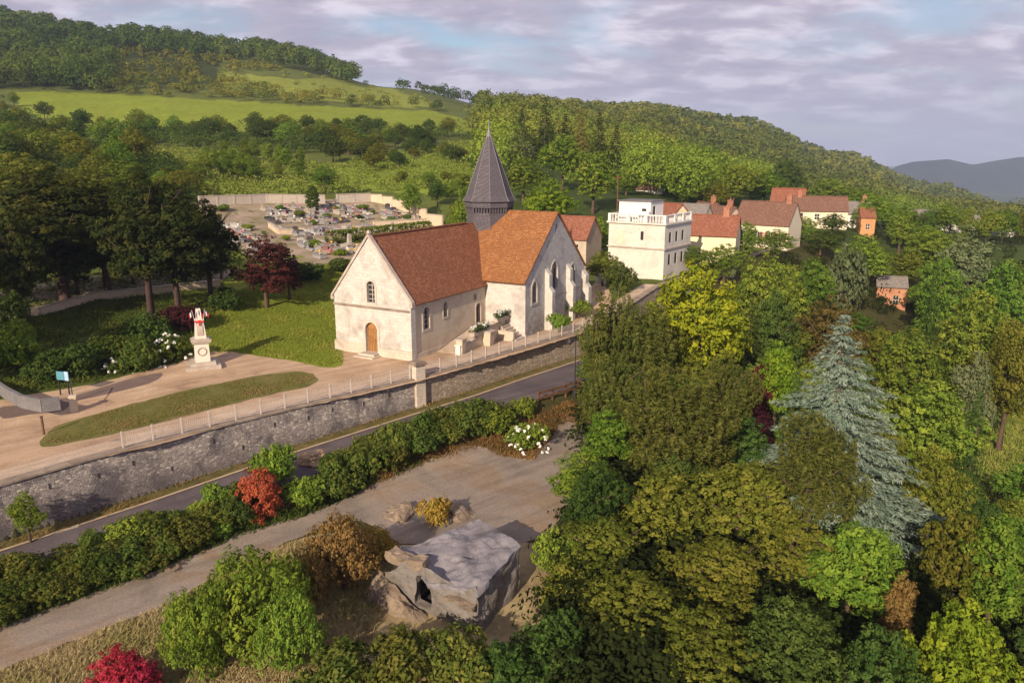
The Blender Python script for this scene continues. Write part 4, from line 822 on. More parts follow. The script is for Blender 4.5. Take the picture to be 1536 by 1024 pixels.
tree('broad', 1195, 890, 31, 190, 'deep_green', 'dark green tree in the lower right foreground, left of the bottom lime tree')
tree('broad', 1455, 880, 30, 190, 'lime', 'yellow green tree in the bottom right corner')
tree('broad', 1330, 920, 29, 170, 'deep_green', 'shaded dark tree at the bottom edge left of the corner lime tree')
tree('tall', 1510, 755, 41, 120, 'fresh_green', 'green tree at the right edge above the corner lime tree')
tree('oak', 1452, 750, 43, 120, 'olive', 'olive tree right of the bright green bushy tree')
tree('tall', 1358, 845, 36, 60, 'dry_brown', 'brown withered shrub between the bushy green tree and the olive tree', 'shrub')
tree('broad', 1372, 480, 78, 150, 'mid_green', 'mid green tree behind the blue grey cedar')
tree('broad', 1405, 560, 64, 170, 'mid_green', 'spreading green tree right of the blue grey cedar')
tree('broad', 1410, 660, 53, 120, 'olive', 'olive green tree below the spreading green tree by the cedar')
tree('fir', 1405, 402, 88, 75, 'deep_green', 'dark green fir right of the orange walled ruin', 'fir')
tree('broad', 1250, 430, 84, 140, 'brown_olive', 'brownish olive tree left of the orange walled ruin')
tree('broad', 1475, 425, 92, 150, 'mid_green', 'round green tree right of the dark fir')
tree('broad', 1530, 470, 82, 120, 'olive', 'olive tree at the right edge below the round green tree')
tree('tall', 1475, 510, 74, 70, 'silver_green', 'greyish green slim tree left of the right edge olive tree')
tree('broad', 1500, 640, 60, 20, 'dry_brown', 'small brown bush in the grassy clearing at the right edge', 'shrub', kind_ if False else None) if False else None
tree('broad', 1218, 375, 108, 90, 'mid_green', 'green tree below the red tiled farmhouse row')
tree('broad', 1300, 345, 132, 90, 'mid_green', 'green tree in front of the orange gabled house')
tree('broad', 1420, 372, 112, 110, 'mid_green', 'green tree above the orange walled ruin')
tree('tall', 1455, 340, 128, 110, 'silver_green', 'grey green tree in front of the long grey roofs')
tree('broad', 1515, 380, 118, 110, 'mid_green', 'green tree at the right edge below the grey roofs')
tree('broad', 1235, 340, 140, 70, 'deep_green', 'dark green tree just below the brown tiled farm row')
tree('broad', 1405, 335, 150, 90, 'fresh_green', 'fresh green tree left of the long grey roofs')
tree('shrub', 1272, 365, 118, 70, 'silver_green', 'pale flowering bush among the trees below the orange gabled house', 'shrub', hmin=3)
tree('tall', 1190, 470, 84, 80, 'olive', 'olive tree left of the brownish tree, above the small yellow green one')
tree('broad', 1320, 480, 84, 100, 'olive', 'olive tree directly below the orange walled ruin')
tree('fir', 1128, 445, 80, 60, 'deep_green', 'dark slim fir right of the lime yellow tree', 'fir')
for px, tp, Y, wd, mt, lb in ((1042, 366, 112, 70, 'mid_green', 'green tree at the foot of the tower house side wall'), (1090, 360, 114, 80, 'fresh_green', 'fresh green tree below the pale yellow house'), (1122, 326, 128, 50, 'mid_green', 'round tree in front of the farmhouse gable'), (1165, 340, 130, 70, 'fresh_green', 'fresh green tree below the farmhouse shutters'), (1205, 322, 150, 60, 'mid_green', 'green tree below the long farm row'), (1250, 318, 158, 50, 'deep_green', 'dark tree below the white gabled house'), (1330, 305, 190, 60, 'mid_green', 'green tree right of the orange end wall'), (1365, 318, 200, 70, 'deep_green', 'dark tree left of the grey roofed sheds'), (1470, 330, 205, 60, 'mid_green', 'green tree between the sheds and the pale house at the edge'), (1185, 385, 104, 80, 'mid_green', 'green tree above the brownish olive one, below the farmhouse')):
    tree('broad', px, tp, Y, wd, mt, lb, group='trees below the village', hmin=3)
# around the tower house and the east end of the church
tree('broad', 905, 372, 106, 70, 'olive', 'olive tree between the church east end and the white tower house', side=1)
tree('shrub', 930, 395, 98, 50, 'deep_green', 'dark shrub at the foot of the white tower house', 'shrub', side=1)
tree('tall', 900, 320, 128, 50, 'mid_green', 'slim green tree behind the red roofed cottage', side=1)
# behind the church, right of the spire
tree('broad', 892, 222, 160, 92, 'mid_green', 'tall round green tree behind the red roofed cottage')
tree('broad', 822, 262, 145, 100, 'lime', 'yellow green tree behind the choir roof')
tree('broad', 845, 196, 185, 90, 'fresh_green', 'light green tree behind the yellow green one')
tree('broad', 785, 232, 165, 80, 'mid_green', 'green tree right of the spire')
tree('broad', 775, 196, 200, 60, 'silver_green', 'pale green tree right of the spire top')
for px, tp, Y, wd, mt, lb in ((735, 148, 330, 60, 'deep_green', 'dark tree behind the tip of the spire on the skyline'), (783, 165, 250, 45, 'deep_green', 'dark fir first right of the spire'), (818, 148, 255, 50, 'deep_green', 'tallest dark fir in the row right of the spire'), (848, 172, 240, 45, 'dark_pine', 'dark fir in the middle of the row'), (872, 166, 245, 45, 'brown_olive', 'brownish fir in the row right of the spire'), (900, 170, 240, 46, 'dark_pine', 'dark fir near the right end of the row'), (925, 190, 232, 44, 'dark_pine', 'short dark fir at the right end of the row')):
    tree('fir', px, tp, Y, wd, mt, lb, 'fir', 'firs behind the church')
for px, tp, Y, wd, mt, lb in ((962, 236, 215, 80, 'mid_green', 'round tree left above the small white cottage'), (1008, 222, 225, 95, 'fresh_green', 'large fresh green tree above the small white cottage'), (1062, 212, 240, 90, 'mid_green', 'large green tree above the village'), (1105, 238, 215, 85, 'mid_green', 'round green tree behind the pale farmhouse'), (1150, 250, 225, 80, 'fresh_green', 'fresh green tree behind the farm row'), (1185, 232, 270, 70, 'deep_green', 'dark green tree above the farm row'), (1245, 262, 260, 90, 'fresh_green', 'light green tree above the white gabled house'), (1295, 278, 250, 70, 'lime', 'yellow green tree right above the white gabled house'), (940, 262, 190, 60, 'mid_green', 'green tree behind the tower house'), (1075, 270, 190, 60, 'olive', 'olive tree behind the twin gabled cottages'), (1030, 272, 185, 50, 'mid_green', 'green tree behind the small white cottage')):
    tree('broad', px, tp, Y, wd, mt, lb, group='trees above the village')
# ---- left: the pines over the bank, the plum, the dark shrubbery
for px, tp, bt, wd, lb in ((208, 246, 492, 150, 'dark pine on a bare stem, leftmost of the three beside the cemetery'), (250, 256, 486, 150, 'dark pine on a bare stem, middle of the three beside the cemetery'), (305, 290, 468, 115, 'dark pine nearest the purple plum tree'), (62, 236, 474, 220, 'huge dark pine at the left edge'), (140, 262, 455, 150, 'dark pine between the huge pine and the leftmost of the three'), (15, 300, 500, 120, 'dark pine cut by the left edge of the view')):
    bush('layered_pine', px, tp, bt, wd, 'dark_pine', lb, 'pine', 'pines on the bank', 1, 'pine_tree', bark='pinebark')
for px, tp, bt, wd, mt, lb in ((95, 325, 452, 130, 'dark_pine', 'added dark bushy tree low behind the huge pine'), (185, 335, 436, 110, 'deep_green', 'added dark bushy tree behind the leftmost pine stem'), (262, 340, 428, 95, 'dark_pine', 'added dark bushy tree behind the middle pine stem'), (325, 350, 424, 70, 'deep_green', 'added dark bushy tree between the pines and the purple plum'), (5, 340, 470, 130, 'dark_pine', 'added dark bushy tree at the left edge under the pines')):
    bush('broad', px, tp, bt, wd, mt, lb, 'tree', 'added dark trees behind the pines', 1, 'shade_fill_tree')  # added to hide sunlit ground and stand in for deep shade
for i, (x, y, h_) in enumerate(((-47, 56, 16), (-54, 62, 17), (-60, 70, 17), (-66, 58, 15), (-68, 78, 16))): put('broad', x, y, float(H(x, y, 1)) - 0.3, h_, 9, 'deep_green', 'leafy_tree', 'tree standing left of the forecourt, outside the view', 'tree', 'unseen trees left of the forecourt')
bush('tall', 392, 342, 470, 96, 'purple', 'purple leaved plum tree left of the church', 'tree', side=1, name='plum_tree')
bush('tall', 430, 366, 455, 55, 'purple', 'smaller purple plum beside the large one', 'tree', side=1, name='plum_tree')
tree('broad', 150, 300, 112, 90, 'dark_purple', 'dark copper tree behind the left pines', side=1)
tree('broad', 120, 245, 125, 120, 'olive', 'olive tree behind the huge dark pine', side=1)
tree('broad', 25, 222, 130, 130, 'olive', 'olive tree at the left edge behind the huge pine', side=1)
tree('tall', 180, 232, 135, 80, 'mid_green', 'green tree behind the leftmost of the three pines', side=1)
for px, tp, bt, wd, mt, lb in ((12, 478, 560, 90, 'fresh_green', 'bright green shrub at the left edge above the low wall'), (62, 525, 578, 75, 'deep_green', 'dark shrub behind the blue notice board'), (112, 512, 572, 80, 'deep_green', 'dark shrub on the bank right of the notice board'), (160, 500, 556, 80, 'ivy', 'ivy green shrub on the shaded bank'), (205, 505, 560, 60, 'ivy', 'ivy shrub at the edge of the forecourt'), (212, 470, 520, 70, 'deep_green', 'dark shrub under the leftmost pine'), (268, 455, 500, 70, 'dark_purple', 'dark purple shrub under the middle pine'), (335, 430, 470, 60, 'deep_green', 'dark shrub left of the plum tree'), (455, 392, 425, 70, 'deep_green', 'dark green shrub right of the plum tree'), (510, 385, 412, 60, 'deep_green', 'dark hedge shrub left of the church gable'), (0, 440, 530, 90, 'deep_green', 'dark shrub at the left edge of the bank')):
    bush('shrub', px, tp, bt, wd, mt, lb, 'shrub', 'shrubs on the bank', 1)
def petals(root_xyz, pts, size, parent_name_root):
    rs_ = np.random.RandomState(len(pts)); P = np.repeat(np.array(pts), 9, 0) + rs_.normal(size=(len(pts) * 9, 3)) * size * 0.6; Nn = unit(rs_, len(P)) * 0.5 + np.array([0, -0.5, 0.8]); Nn /= np.linalg.norm(Nn, axis=1, keepdims=True)
    V, F = leaf_quads(P, Nn, np.full(len(P), size) * rs_.uniform(0.7, 1.2, len(P)), 0.8, rs_); o = npmesh('flowers', V, F, GREEN['petal'], parent_name_root, {'leaf_tone': ('FACE', 'FLOAT', rs_.uniform(0, 1, len(P))), 'spray_tone': ('FACE', 'FLOAT', rs_.uniform(0, 1, len(P)))}); return o
def dome_pts(n, wd, h, seed, jit=0.1):
    rs_ = np.random.RandomState(seed); d = unit(rs_, n * 4); d = d[(d[:, 2] > 0.05) & (d[:, 1] < 0.5)][:n]; return d * np.array([wd / 2, wd / 2, h * 0.98]) * rs_.uniform(0.95, 1.08, (len(d), 1))
def flowering(px, top, bot, wpx, mat, label, n, size, side=0):
    r = bush('shrub', px, top, bot, wpx, mat, label, 'flowering shrub', None, side, 'flowering_shrub', rz=0); s0 = r.scale[:]
    petals(None, dome_pts(n, 3.2, 2.6, n), size / s0[0], r); return r
flowering(250, 502, 548, 60, 'ivy', 'white flowering shrub left of the war memorial', 26, 0.11, 1)
flowering(172, 535, 562, 50, 'ivy', 'low pale flowering shrub at the forecourt edge', 14, 0.10, 1)
flowering(792, 632, 682, 66, 'mid_green', 'white flowering rose bush at the head of the lane', 30, 0.10, -1)
# ---- between road and lane
bush('ball', 383, 705, 783, 68, 'rust_red', 'rust red rounded shrub beside the lane', 'shrub')
bush('shrub', 408, 662, 740, 74, 'fresh_green', 'green bush right behind the rust red shrub', 'shrub')
bush('shrub', 455, 712, 770, 74, 'mid_green', 'dark green bush right of the rust red shrub', 'shrub')
bush('shrub', 345, 745, 800, 60, 'deep_green', 'dark bush left of the rust red shrub', 'shrub')
for px, tp, bt, wd, mt, lb in ((500, 690, 752, 76, 'ivy', 'ivy green bush at the left end of the hedge between road and lane'), (540, 668, 732, 80, 'ivy', 'ivy green bush, second from the left in the road hedge'), (580, 652, 712, 80, 'ivy', 'ivy green bush in the middle of the road hedge'), (622, 640, 692, 78, 'deep_green', 'dark green bush in the road hedge'), (662, 628, 678, 70, 'ivy', 'ivy green bush right of the middle of the road hedge'), (700, 612, 668, 76, 'ivy', 'ivy green bush in the taller part of the road hedge'), (736, 604, 660, 72, 'mid_green', 'tall green bush at the right end of the road hedge'), (788, 594, 632, 50, 'mid_green', 'single green bush between the road hedge and the wooden barrier'), (470, 715, 760, 50, 'deep_green', 'dark bush in front of the boulder')):
    bush('shrub', px, tp, bt, wd, mt, lb, 'hedge bush', 'hedge along the road')
hb_ = [(490, 745), (530, 730), (575, 708), (620, 690), (660, 676), (700, 664), (745, 655)]; rh = random.Random(9)
for i in range(len(hb_) - 1):
    for q in range(3):
        f = (q + 0.5) / 3; px, bt = hb_[i][0] + (hb_[i + 1][0] - hb_[i][0]) * f, hb_[i][1] + (hb_[i + 1][1] - hb_[i][1]) * f - rh.uniform(4, 18); bush('shrub', px, bt - rh.uniform(46, 64), bt, rh.uniform(52, 78), 'ivy', 'ivy green bush merging with its neighbours in the hedge between road and lane', 'hedge bush', 'bushes merged into the road hedge')
rs2 = random.Random(5); BK = [(-160, 1010), (-60, 965), (0, 942), (130, 897), (250, 852), (345, 806), (345, 765), (250, 800), (130, 848), (0, 892), (-160, 950)]; _n = 0; _bk = []
for _ in range(4000):
    if _n >= 125: break
    px, py = rs2.uniform(-160, 350), rs2.uniform(760, 1010)
    if not inpoly((px, py), BK): continue
    P = hit(px, py, -1)
    if any(math.hypot(P[0] - a, P[1] - b) < 0.7 for a, b in _bk): continue
    _bk.append((P[0], P[1])); _n += 1
    put('shrub', P[0], P[1] + 0.8, P[2] - 0.3, rs2.uniform(1.3, 2.3), rs2.uniform(1.8, 3.4), rs2.choice(['ivy', 'ivy', 'ivy', 'ivy', 'mid_green']), 'shrub', 'low ivy green shrub in the bank between the dark wall road and the lane', 'shrub', 'shrubs on the roadside bank')
bush('tall', 36, 732, 822, 56, 'fresh_green', 'small young green tree against the dark wall at the left edge', 'tree', name='young_tree')
# ---- foreground
bush('big_shrub', 362, 820, 1020, 245, 'fresh_green', 'large bright green bush at the bottom left, below the lane', var=0)
bush('big_shrub', 282, 880, 1040, 130, 'fresh_green', 'green bush left of the large bright green bush', var=1)
bush('big_shrub', 432, 885, 1040, 120, 'mid_green', 'green bush at the bottom edge right of the large bright green bush', var=1)
bush('ball', 168, 980, 1070, 92, 'crimson', 'crimson bush at the bottom left edge')
bush('ball', 208, 992, 1065, 58, 'crimson', 'small crimson bush right of the larger crimson one')
for px, tp, bt, wd, mt, lb in ((500, 975, 1080, 140, 'ivy', 'left ivy green bush along the bottom edge below the ruined hut'), (590, 955, 1070, 140, 'ivy', 'second ivy green bush along the bottom edge below the ruined hut'), (675, 950, 1060, 140, 'ivy', 'third ivy green bush along the bottom edge below the ruined hut'), (755, 965, 1060, 130, 'deep_green', 'dark bush at the bottom edge right below the ruined hut'), (830, 930, 1040, 130, 'deep_green', 'dark bush at the bottom edge right of the ruined hut')):
    bush('shrub', px, tp, bt, wd, mt, lb, 'bush', 'bushes along the bottom edge')
bush('big_shrub', 505, 775, 915, 140, 'dry_brown', 'brown dry thicket left of the ruined hut')
bush('big_shrub', 560, 790, 860, 80, 'ochre', 'ochre dry bush behind the ruined hut')
bush('big_shrub', 455, 830, 940, 90, 'dry_brown', 'brown dry bush between the thicket and the large green bush')
bush('shrub', 655, 745, 795, 60, 'ochre', 'ochre bush on the lane behind the ruined hut')
bush('shrub', 832, 792, 880, 90, 'mid_green', 'green bush right of the ruined hut')
bush('shrub', 845, 850, 930, 80, 'olive', 'olive bush in the shade right of the ruined hut')
# ---- mid distance: bushes and trees of the hedgerows behind the cemetery
tree('broad', 485, 245, 168, 48, 'mid_green', 'green tree at the back corner of the cemetery')
tree('column', 467, 280, 150, 19, 'deep_green', 'clipped dark yew column in the cemetery', 'yew')
tree('broad', 613, 270, 150, 42, 'mid_green', 'green tree at the right end of the cemetery wall')
tree('broad', 655, 266, 160, 38, 'deep_green', 'dark green tree right of the cemetery')
tree('broad', 688, 290, 128, 52, 'fresh_green', 'fresh green bush left of the spire base')
tree('shrub', 712, 225, 215, 26, 'deep_green', 'clipped round dark bush on the meadow left of the spire', 'shrub')
rs3 = np.random.RandomState(8)
def scatter(poly, n, Yr, kinds, hr, wr, label, cat, group, name, seed, mind=2.0):
    r3 = np.random.RandomState(seed); pts = []; out = 0; tries = 0
    x0, x1 = min(p[0] for p in poly), max(p[0] for p in poly); y0, y1 = min(p[1] for p in poly), max(p[1] for p in poly)
    while out < n and tries < n * 60:
        tries += 1; px, py = r3.uniform(x0, x1), r3.uniform(y0, y1)
        if not inpoly((px, py), poly): continue
        P = hit(px, py)
        if not (Yr[0] < P[1] < Yr[1]) or any(math.hypot(P[0] - a, P[1] - b) < mind for a, b in pts): continue
        pts.append((P[0], P[1])); kd, mt = kinds[r3.randint(len(kinds))]; h = r3.uniform(*hr)
        put(kd, P[0], P[1], P[2] - 0.2, h, h * r3.uniform(*wr), mt, name, label, cat, group); out += 1
    return pts
HG1 = [(185, 195), (330, 200), (500, 194), (560, 198), (640, 197), (735, 202), (735, 222), (640, 222), (560, 230), (500, 245), (420, 222), (300, 218), (190, 218)]
scatter(HG1, 64, (190, 420), [('broad', 'deep_green'), ('broad', 'deep_green'), ('broad', 'olive'), ('broad', 'mid_green')], (5, 9), (0.9, 1.3), 'dark green bushy tree in the hedgerow below the bright field', 'tree', 'hedgerow trees below the field', 'hedgerow_tree', 21, 4)
scatter([(0, 150), (60, 178), (190, 205), (215, 240), (190, 290), (0, 290)], 46, (150, 420), [('broad', 'deep_green'), ('broad', 'olive'), ('broad', 'mid_green')], (6, 10), (0.8, 1.2), 'bushy tree on the slope at the left, below the bright field', 'tree', 'trees on the left slope', 'leafy_tree', 22, 4)
scatter([(305, 240), (455, 240), (455, 275), (305, 272)], 24, (150, 300), [('tall', 'fresh_green'), ('tall', 'mid_green')], (5, 7), (0.5, 0.8), 'upright young green tree in the dense row behind the cemetery', 'tree', 'young trees behind the cemetery', 'young_tree', 23, 2)
scatter([(480, 205), (690, 205), (700, 245), (560, 260), (490, 240)], 22, (170, 330), [('broad', 'deep_green'), ('broad', 'olive')], (4, 7.5), (0.9, 1.3), 'dark bush on the meadow between the cemetery and the field', 'bush', 'bushes on the meadow', 'bush', 24, 4)
scatter([(200, 262), (310, 270), (305, 298), (240, 298)], 12, (140, 240), [('broad', 'mid_green'), ('broad', 'olive')], (3, 6), (0.9, 1.3), 'green bush left of the cemetery wall', 'bush', 'bushes by the cemetery wall', 'bush', 25, 3)
scatter([(560, 275), (700, 270), (720, 330), (690, 335), (640, 305)], 16, (115, 200), [('broad', 'mid_green'), ('shrub', 'fresh_green'), ('shrub', 'olive')], (2, 4), (1, 1.4), 'green bush right of the cemetery, left of the spire', 'bush', 'bushes right of the cemetery', 'bush', 26, 2.5)
# ---- filling trees of the valley wood, one by one but alike
VAL = [(1120, 400), (1180, 345), (1300, 335), (1536, 345), (1600, 480), (1560, 1060), (1380, 1060), (900, 1060), (830, 900), (860, 820), (880, 640), (900, 560), (1000, 480)]
_taken = [(o.location.x, o.location.y) for o in C.objects if o.parent is None and o.type == 'EMPTY']
CLEAR = [(1425, 560), (1600, 540), (1600, 800), (1430, 760)]
def valley(n, seed, Yr, hr, mats, mind):
    r3 = np.random.RandomState(seed); k = 0
    for _ in range(n * 40):
        if k >= n: break
        Y = math.exp(r3.uniform(math.log(Yr[0]), math.log(Yr[1]))); x = r3.uniform(-0.02, 0.85) * Y
        if float(wall_off(x, Y)) > -8: continue
        z = float(H(x, Y)); px, py = project(x, Y, z)
        if px < 870 - 0.15 * max(0, py - 700) or px > 1750: continue
        if inpoly((px, py), [(1425, 600), (1620, 580), (1620, 790), (1430, 770)]): continue
        h = r3.uniform(*hr); 
        tpx, tpy = project(x, Y, z + h)
        if 1290 < px < 1385 and Y < 134 and tpy < 462: continue
        if 1165 < px < 1420 and Y < 58 and tpy < 830: continue
        if any(math.hypot(x - a, Y - b) < mind for a, b in _taken): continue
        _taken.append((x, Y)); mt, kd = mats[r3.randint(len(mats))]; put(kd, x, Y, z - 0.2, h, h * r3.uniform(0.75, 1.05), mt, 'leafy_tree', 'leafy tree filling the wooded valley slope right of the lane', 'tree', 'trees of the valley wood'); k += 1
valley(20, 31, (30, 60), (4.5, 6.5), [('olive', 'broad'), ('mid_green', 'broad'), ('deep_green', 'broad')], 3.6)
valley(60, 32, (60, 110), (5.5, 8.5), [('olive', 'broad'), ('mid_green', 'broad'), ('mid_green', 'tall'), ('mid_green', 'oak'), ('fresh_green', 'broad')], 4.2)
valley(75, 33, (110, 300), (6, 9.5), [('olive', 'broad'), ('mid_green', 'broad'), ('mid_green', 'tall'), ('fresh_green', 'broad'), ('mid_green', 'broad')], 5.5)
# ---- woods far off that read as one mass
def wood(name, polyfn, n, Yr, hr, mat, seed, k=190, leaf=0.75, wr=0.85, label=None):
    r3 = np.random.RandomState(seed); cc = []; cn = []; sp_ = []; pts = []
    lY = r3.uniform(math.log(Yr[0]), math.log(Yr[1]), n * 6); Yc = np.exp(lY); xc = r3.uniform(-0.85, 0.9, n * 6) * Yc; zc = H(xc, Yc); pxs, pys = project(xc, Yc, zc)
    ok = polyfn(pxs, pys, Yc); xc, Yc, zc = xc[ok][:n], Yc[ok][:n], zc[ok][:n]; m_ = len(xc)
    h = hr[0] + (hr[1] - hr[0]) * r3.uniform(0, 1, m_) ** 1.6 * 1.35; wd = h * r3.uniform(wr * 0.8, wr * 1.25, m_); lf = leaf * np.clip(Yc / 500, 0.7, 2.2)
    d = unit(r3, m_ * k).reshape(m_, k, 3); d[..., 2] = np.where(d[..., 2] < -0.5, -d[..., 2], d[..., 2])
    wob = 1 + 0.22 * np.sin(d[..., 0] * 5 + r3.uniform(0, 6, (m_, 1))) * np.sin(d[..., 1] * 5 + r3.uniform(0, 6, (m_, 1))) + r3.normal(size=(m_, k)) * 0.08
    P = np.stack([xc[:, None] + d[..., 0] * wd[:, None] / 2 * wob, Yc[:, None] + d[..., 1] * wd[:, None] / 2 * wob, zc[:, None] + h[:, None] * (0.55 + 0.45 * d[..., 2] * wob)], -1).reshape(-1, 3)
    Nn = d.reshape(-1, 3) * 0.9 + unit(r3, m_ * k) * 0.5; Nn /= np.linalg.norm(Nn, axis=1, keepdims=True)
    V, F = leaf_quads(P, Nn, np.repeat(lf, k) * r3.uniform(0.6, 1.3, m_ * k), 0.7, r3)
    o = npmesh(name, V, F, GREEN[mat], None, {'leaf_tone': ('FACE', 'FLOAT', np.clip(np.repeat(r3.uniform(0, 1, m_), k) * 0.6 + r3.uniform(0, 0.4, m_ * k), 0, 1)), 'spray_tone': ('FACE', 'FLOAT', np.repeat(np.clip(0.5 + 0.45 * np.sin(xc * 0.021 + 2 * np.sin(Yc * 0.009)) * np.sin(Yc * 0.017 + seed) + r3.normal(size=m_) * 0.22, 0, 1), k))})
    tag(o, label, 'wood', None, 'stuff'); return o
def inP(P): return lambda x, y, Y: inpoly_np(x, y, P)
wood('ridge_wood', lambda x, y, Y: ((x > 130) & (x < 535) & (Y > 600) & (Y < 800)) | ((x <= 170) & (x > -250) & (Y > 430) & (Y < 800)), 900, (430, 800), (9, 14), 'far_wood', 41, label='dark wood along the ridge above the bright field')
wood('left_wood', lambda x, y, Y: inpoly_np(x, y, [(-250, 20), (0, 60), (130, 95), (140, 140), (20, 137), (-250, 140)]), 220, (380, 620), (8, 12), 'deep_green', 42, label='dark wood at the top left corner')
wood('slope_scrub', lambda x, y, Y: inpoly_np(x, y, [(120, 70), (330, 80), (430, 108), (330, 118), (430, 140), (560, 155), (650, 162), (480, 160), (300, 149), (130, 140)]), 420, (380, 640), (2.5, 6), 'olive', 43, 110, 0.5, 1.3, 'scrub on the slope between the bright field and the ridge wood')
wood('field_hedge', lambda x, y, Y: inpoly_np(x, y, [(180, 126), (300, 137), (480, 150), (660, 161), (660, 167), (480, 160), (300, 148), (160, 141)]), 170, (380, 620), (4, 7), 'deep_green', 44, 130, 0.5, 1.1, 'dark hedge along the upper edge of the bright field')
wood('light_scrub', lambda x, y, Y: inpoly_np(x, y, [(400, 108), (520, 118), (640, 150), (670, 165), (560, 158), (430, 140)]), 110, (400, 700), (1.5, 3), 'meadow', 45, 60, 0.4, 1.6, 'low pale scrub on the upper meadow')
wood('valley_hill_wood', lambda x, y, Y: (x > 720) & (y > 140) & ((Y > 300) | (y < 300)) & ((Y > 420) | (x < 1000)) & (x < 1900), 2600, (260, 1500), (9, 14), 'far_wood', 46, 120, 0.9, 0.9, 'wooded hillside rising behind the village')
wood('village_wood', lambda x, y, Y: ~((x > 755) & (x < 945) & (Y < 265)) & (x > 735) & (x < 1500) & (Y < 430) & (y < 335 ) & (y > 185) & ((y < 318 - 0.10 * (x - 1000)) | (x < 930) | (x > 1330)) , 700, (185, 430), (8, 13), 'mid_green', 47, 220, 0.5, 0.95, 'leafy wood on the slope just above the village')
wood('skyline_trees', lambda x, y, Y: (x > 590) & (x < 760) & (Y > 560) & (Y < 760) & (y < 180), 70, (560, 760), (6, 10), 'deep_green', 48, 150, 0.5, 0.9, 'line of trees on the skyline left of the spire')

# ---- grass, rough meadow and undergrowth
def tufts(name, P, n, hr, mat, label, side=0, seed=1, wd=0.22, rng=(20, 700), k=3, sp=0.12):
    r3 = np.random.RandomState(seed); W_ = np.array([hit(a, b, side)[:2] for a, b in P]); lo, hi = W_.min(0), W_.max(0); X = []; Yv = []
    xy = r3.uniform(lo, hi, (n * 8, 2)); ok = inpoly_np(xy[:, 0], xy[:, 1], [tuple(q_) for q_ in W_]); xy = xy[ok][:n]
    cl_ = np.sin(xy[:, 0] * 0.9 + seed) * np.sin(xy[:, 1] * 0.8) ; xy = np.repeat(xy, k, 0) + r3.normal(size=(len(xy) * k, 2)) * sp; cl_ = np.repeat(cl_, k)
    h = r3.uniform(*hr, len(xy)) * (1 + 0.35 * cl_); z = H(xy[:, 0], xy[:, 1], side) + h * 0.42
    an = r3.uniform(0, 2 * math.pi, len(xy)); Nn = np.column_stack([np.cos(an), np.sin(an), np.full(len(xy), 0.5)]); Nn /= np.linalg.norm(Nn, axis=1, keepdims=True); al = np.column_stack([r3.normal(size=(len(xy), 2)) * 0.4, np.ones(len(xy))])
    V, F = leaf_quads(np.column_stack([xy, z]), Nn, h * 0.6, wd, r3, 0.3, al)
    o = npmesh(name, V, F, GREEN[mat], None, {'leaf_tone': ('FACE', 'FLOAT', r3.uniform(0, 1, len(xy))), 'spray_tone': ('FACE', 'FLOAT', np.clip(0.5 + 0.5 * cl_ + r3.normal(size=len(xy)) * 0.2, 0, 1))}); tag(o, label, 'grass', None, 'stuff')
tufts('lawn_grass', [(330, 530), (300, 500), (350, 440), (440, 400), (510, 395), (508, 500), (512, 518), (514, 541), (490, 549), (430, 538), (350, 527)], 34000, (0.09, 0.22), 'lawn', 'green lawn on the bank left of the church', 1, 3)
tufts('bank_grass', [(0, 597), (130, 576), (300, 530), (300, 495), (350, 440), (300, 400), (0, 420), (-150, 500), (-150, 600)], 16000, (0.15, 0.4), 'ivy', 'dark grass on the shaded bank', 1, 4)
tufts('strip_grass', [(66, 668), (88, 642), (135, 626), (200, 608), (330, 577), (400, 564), (452, 560), (472, 567), (458, 578), (380, 596), (230, 635), (120, 660)], 11000, (0.07, 0.17), 'strip', 'short grass on the strip beside the path', 1, 5)
tufts('dry_grass', [(-150, 1100), (-60, 1040), (0, 1012), (100, 968), (230, 918), (300, 884), (430, 818), (520, 800), (600, 818), (560, 960), (450, 1090), (100, 1100)], 34000, (0.15, 0.42), 'straw', 'straw coloured dry grass below the lane', -1, 6, 0.10)
tufts('lane_side_weeds', [(-60, 965), (0, 940), (130, 895), (250, 850), (370, 800), (470, 770), (560, 727), (640, 692), (660, 684), (560, 715), (470, 757), (370, 785), (250, 838), (130, 880), (0, 925), (-60, 950)], 5000, (0.12, 0.4), 'ivy', 'weeds along the lane edge below the hedge', -1, 17)
tufts('lane_edge_grass', [(560, 728), (640, 693), (720, 671), (800, 690), (840, 640), (870, 630), (860, 600), (800, 625), (720, 655), (640, 680), (560, 712)], 4500, (0.1, 0.3), 'dry_brown', 'dry brown grass at the head of the lane', -1, 7, 0.15)
tufts('verge_grass', [(-60, 850), (0, 825), (170, 772), (310, 715), (628, 614), (860, 536), (866, 530), (628, 607), (310, 700), (170, 760), (-60, 838)], 6000, (0.1, 0.3), 'dry_brown', 'dry grass at the foot of the churchyard wall', -1, 8, 0.16)
tufts('valley_meadow', [(1425, 600), (1620, 580), (1620, 800), (1430, 770)], 9000, (0.25, 0.6), 'meadow', 'grassy clearing at the right edge', 0, 9, 0.14)
wood('meadow_growth', lambda x, y, Y: inpoly_np(x, y, [(180, 222), (330, 226), (430, 236), (500, 250), (640, 222), (738, 208), (738, 300), (640, 285), (560, 288), (300, 300), (180, 300)]), 2600, (150, 330), (0.5, 1.4), 'meadow', 51, 26, 0.3, 2.2, 'rough grass and low growth on the meadow behind the cemetery')
wood('hedgerow_growth', lambda x, y, Y: inpoly_np(x, y, [(180, 200), (330, 203), (500, 198), (640, 198), (738, 205), (738, 216), (640, 214), (500, 232), (300, 226), (180, 226)]), 330, (200, 330), (2.5, 5), 'deep_green', 52, 120, 0.4, 1.3, 'dark undergrowth of the hedgerow below the bright field')
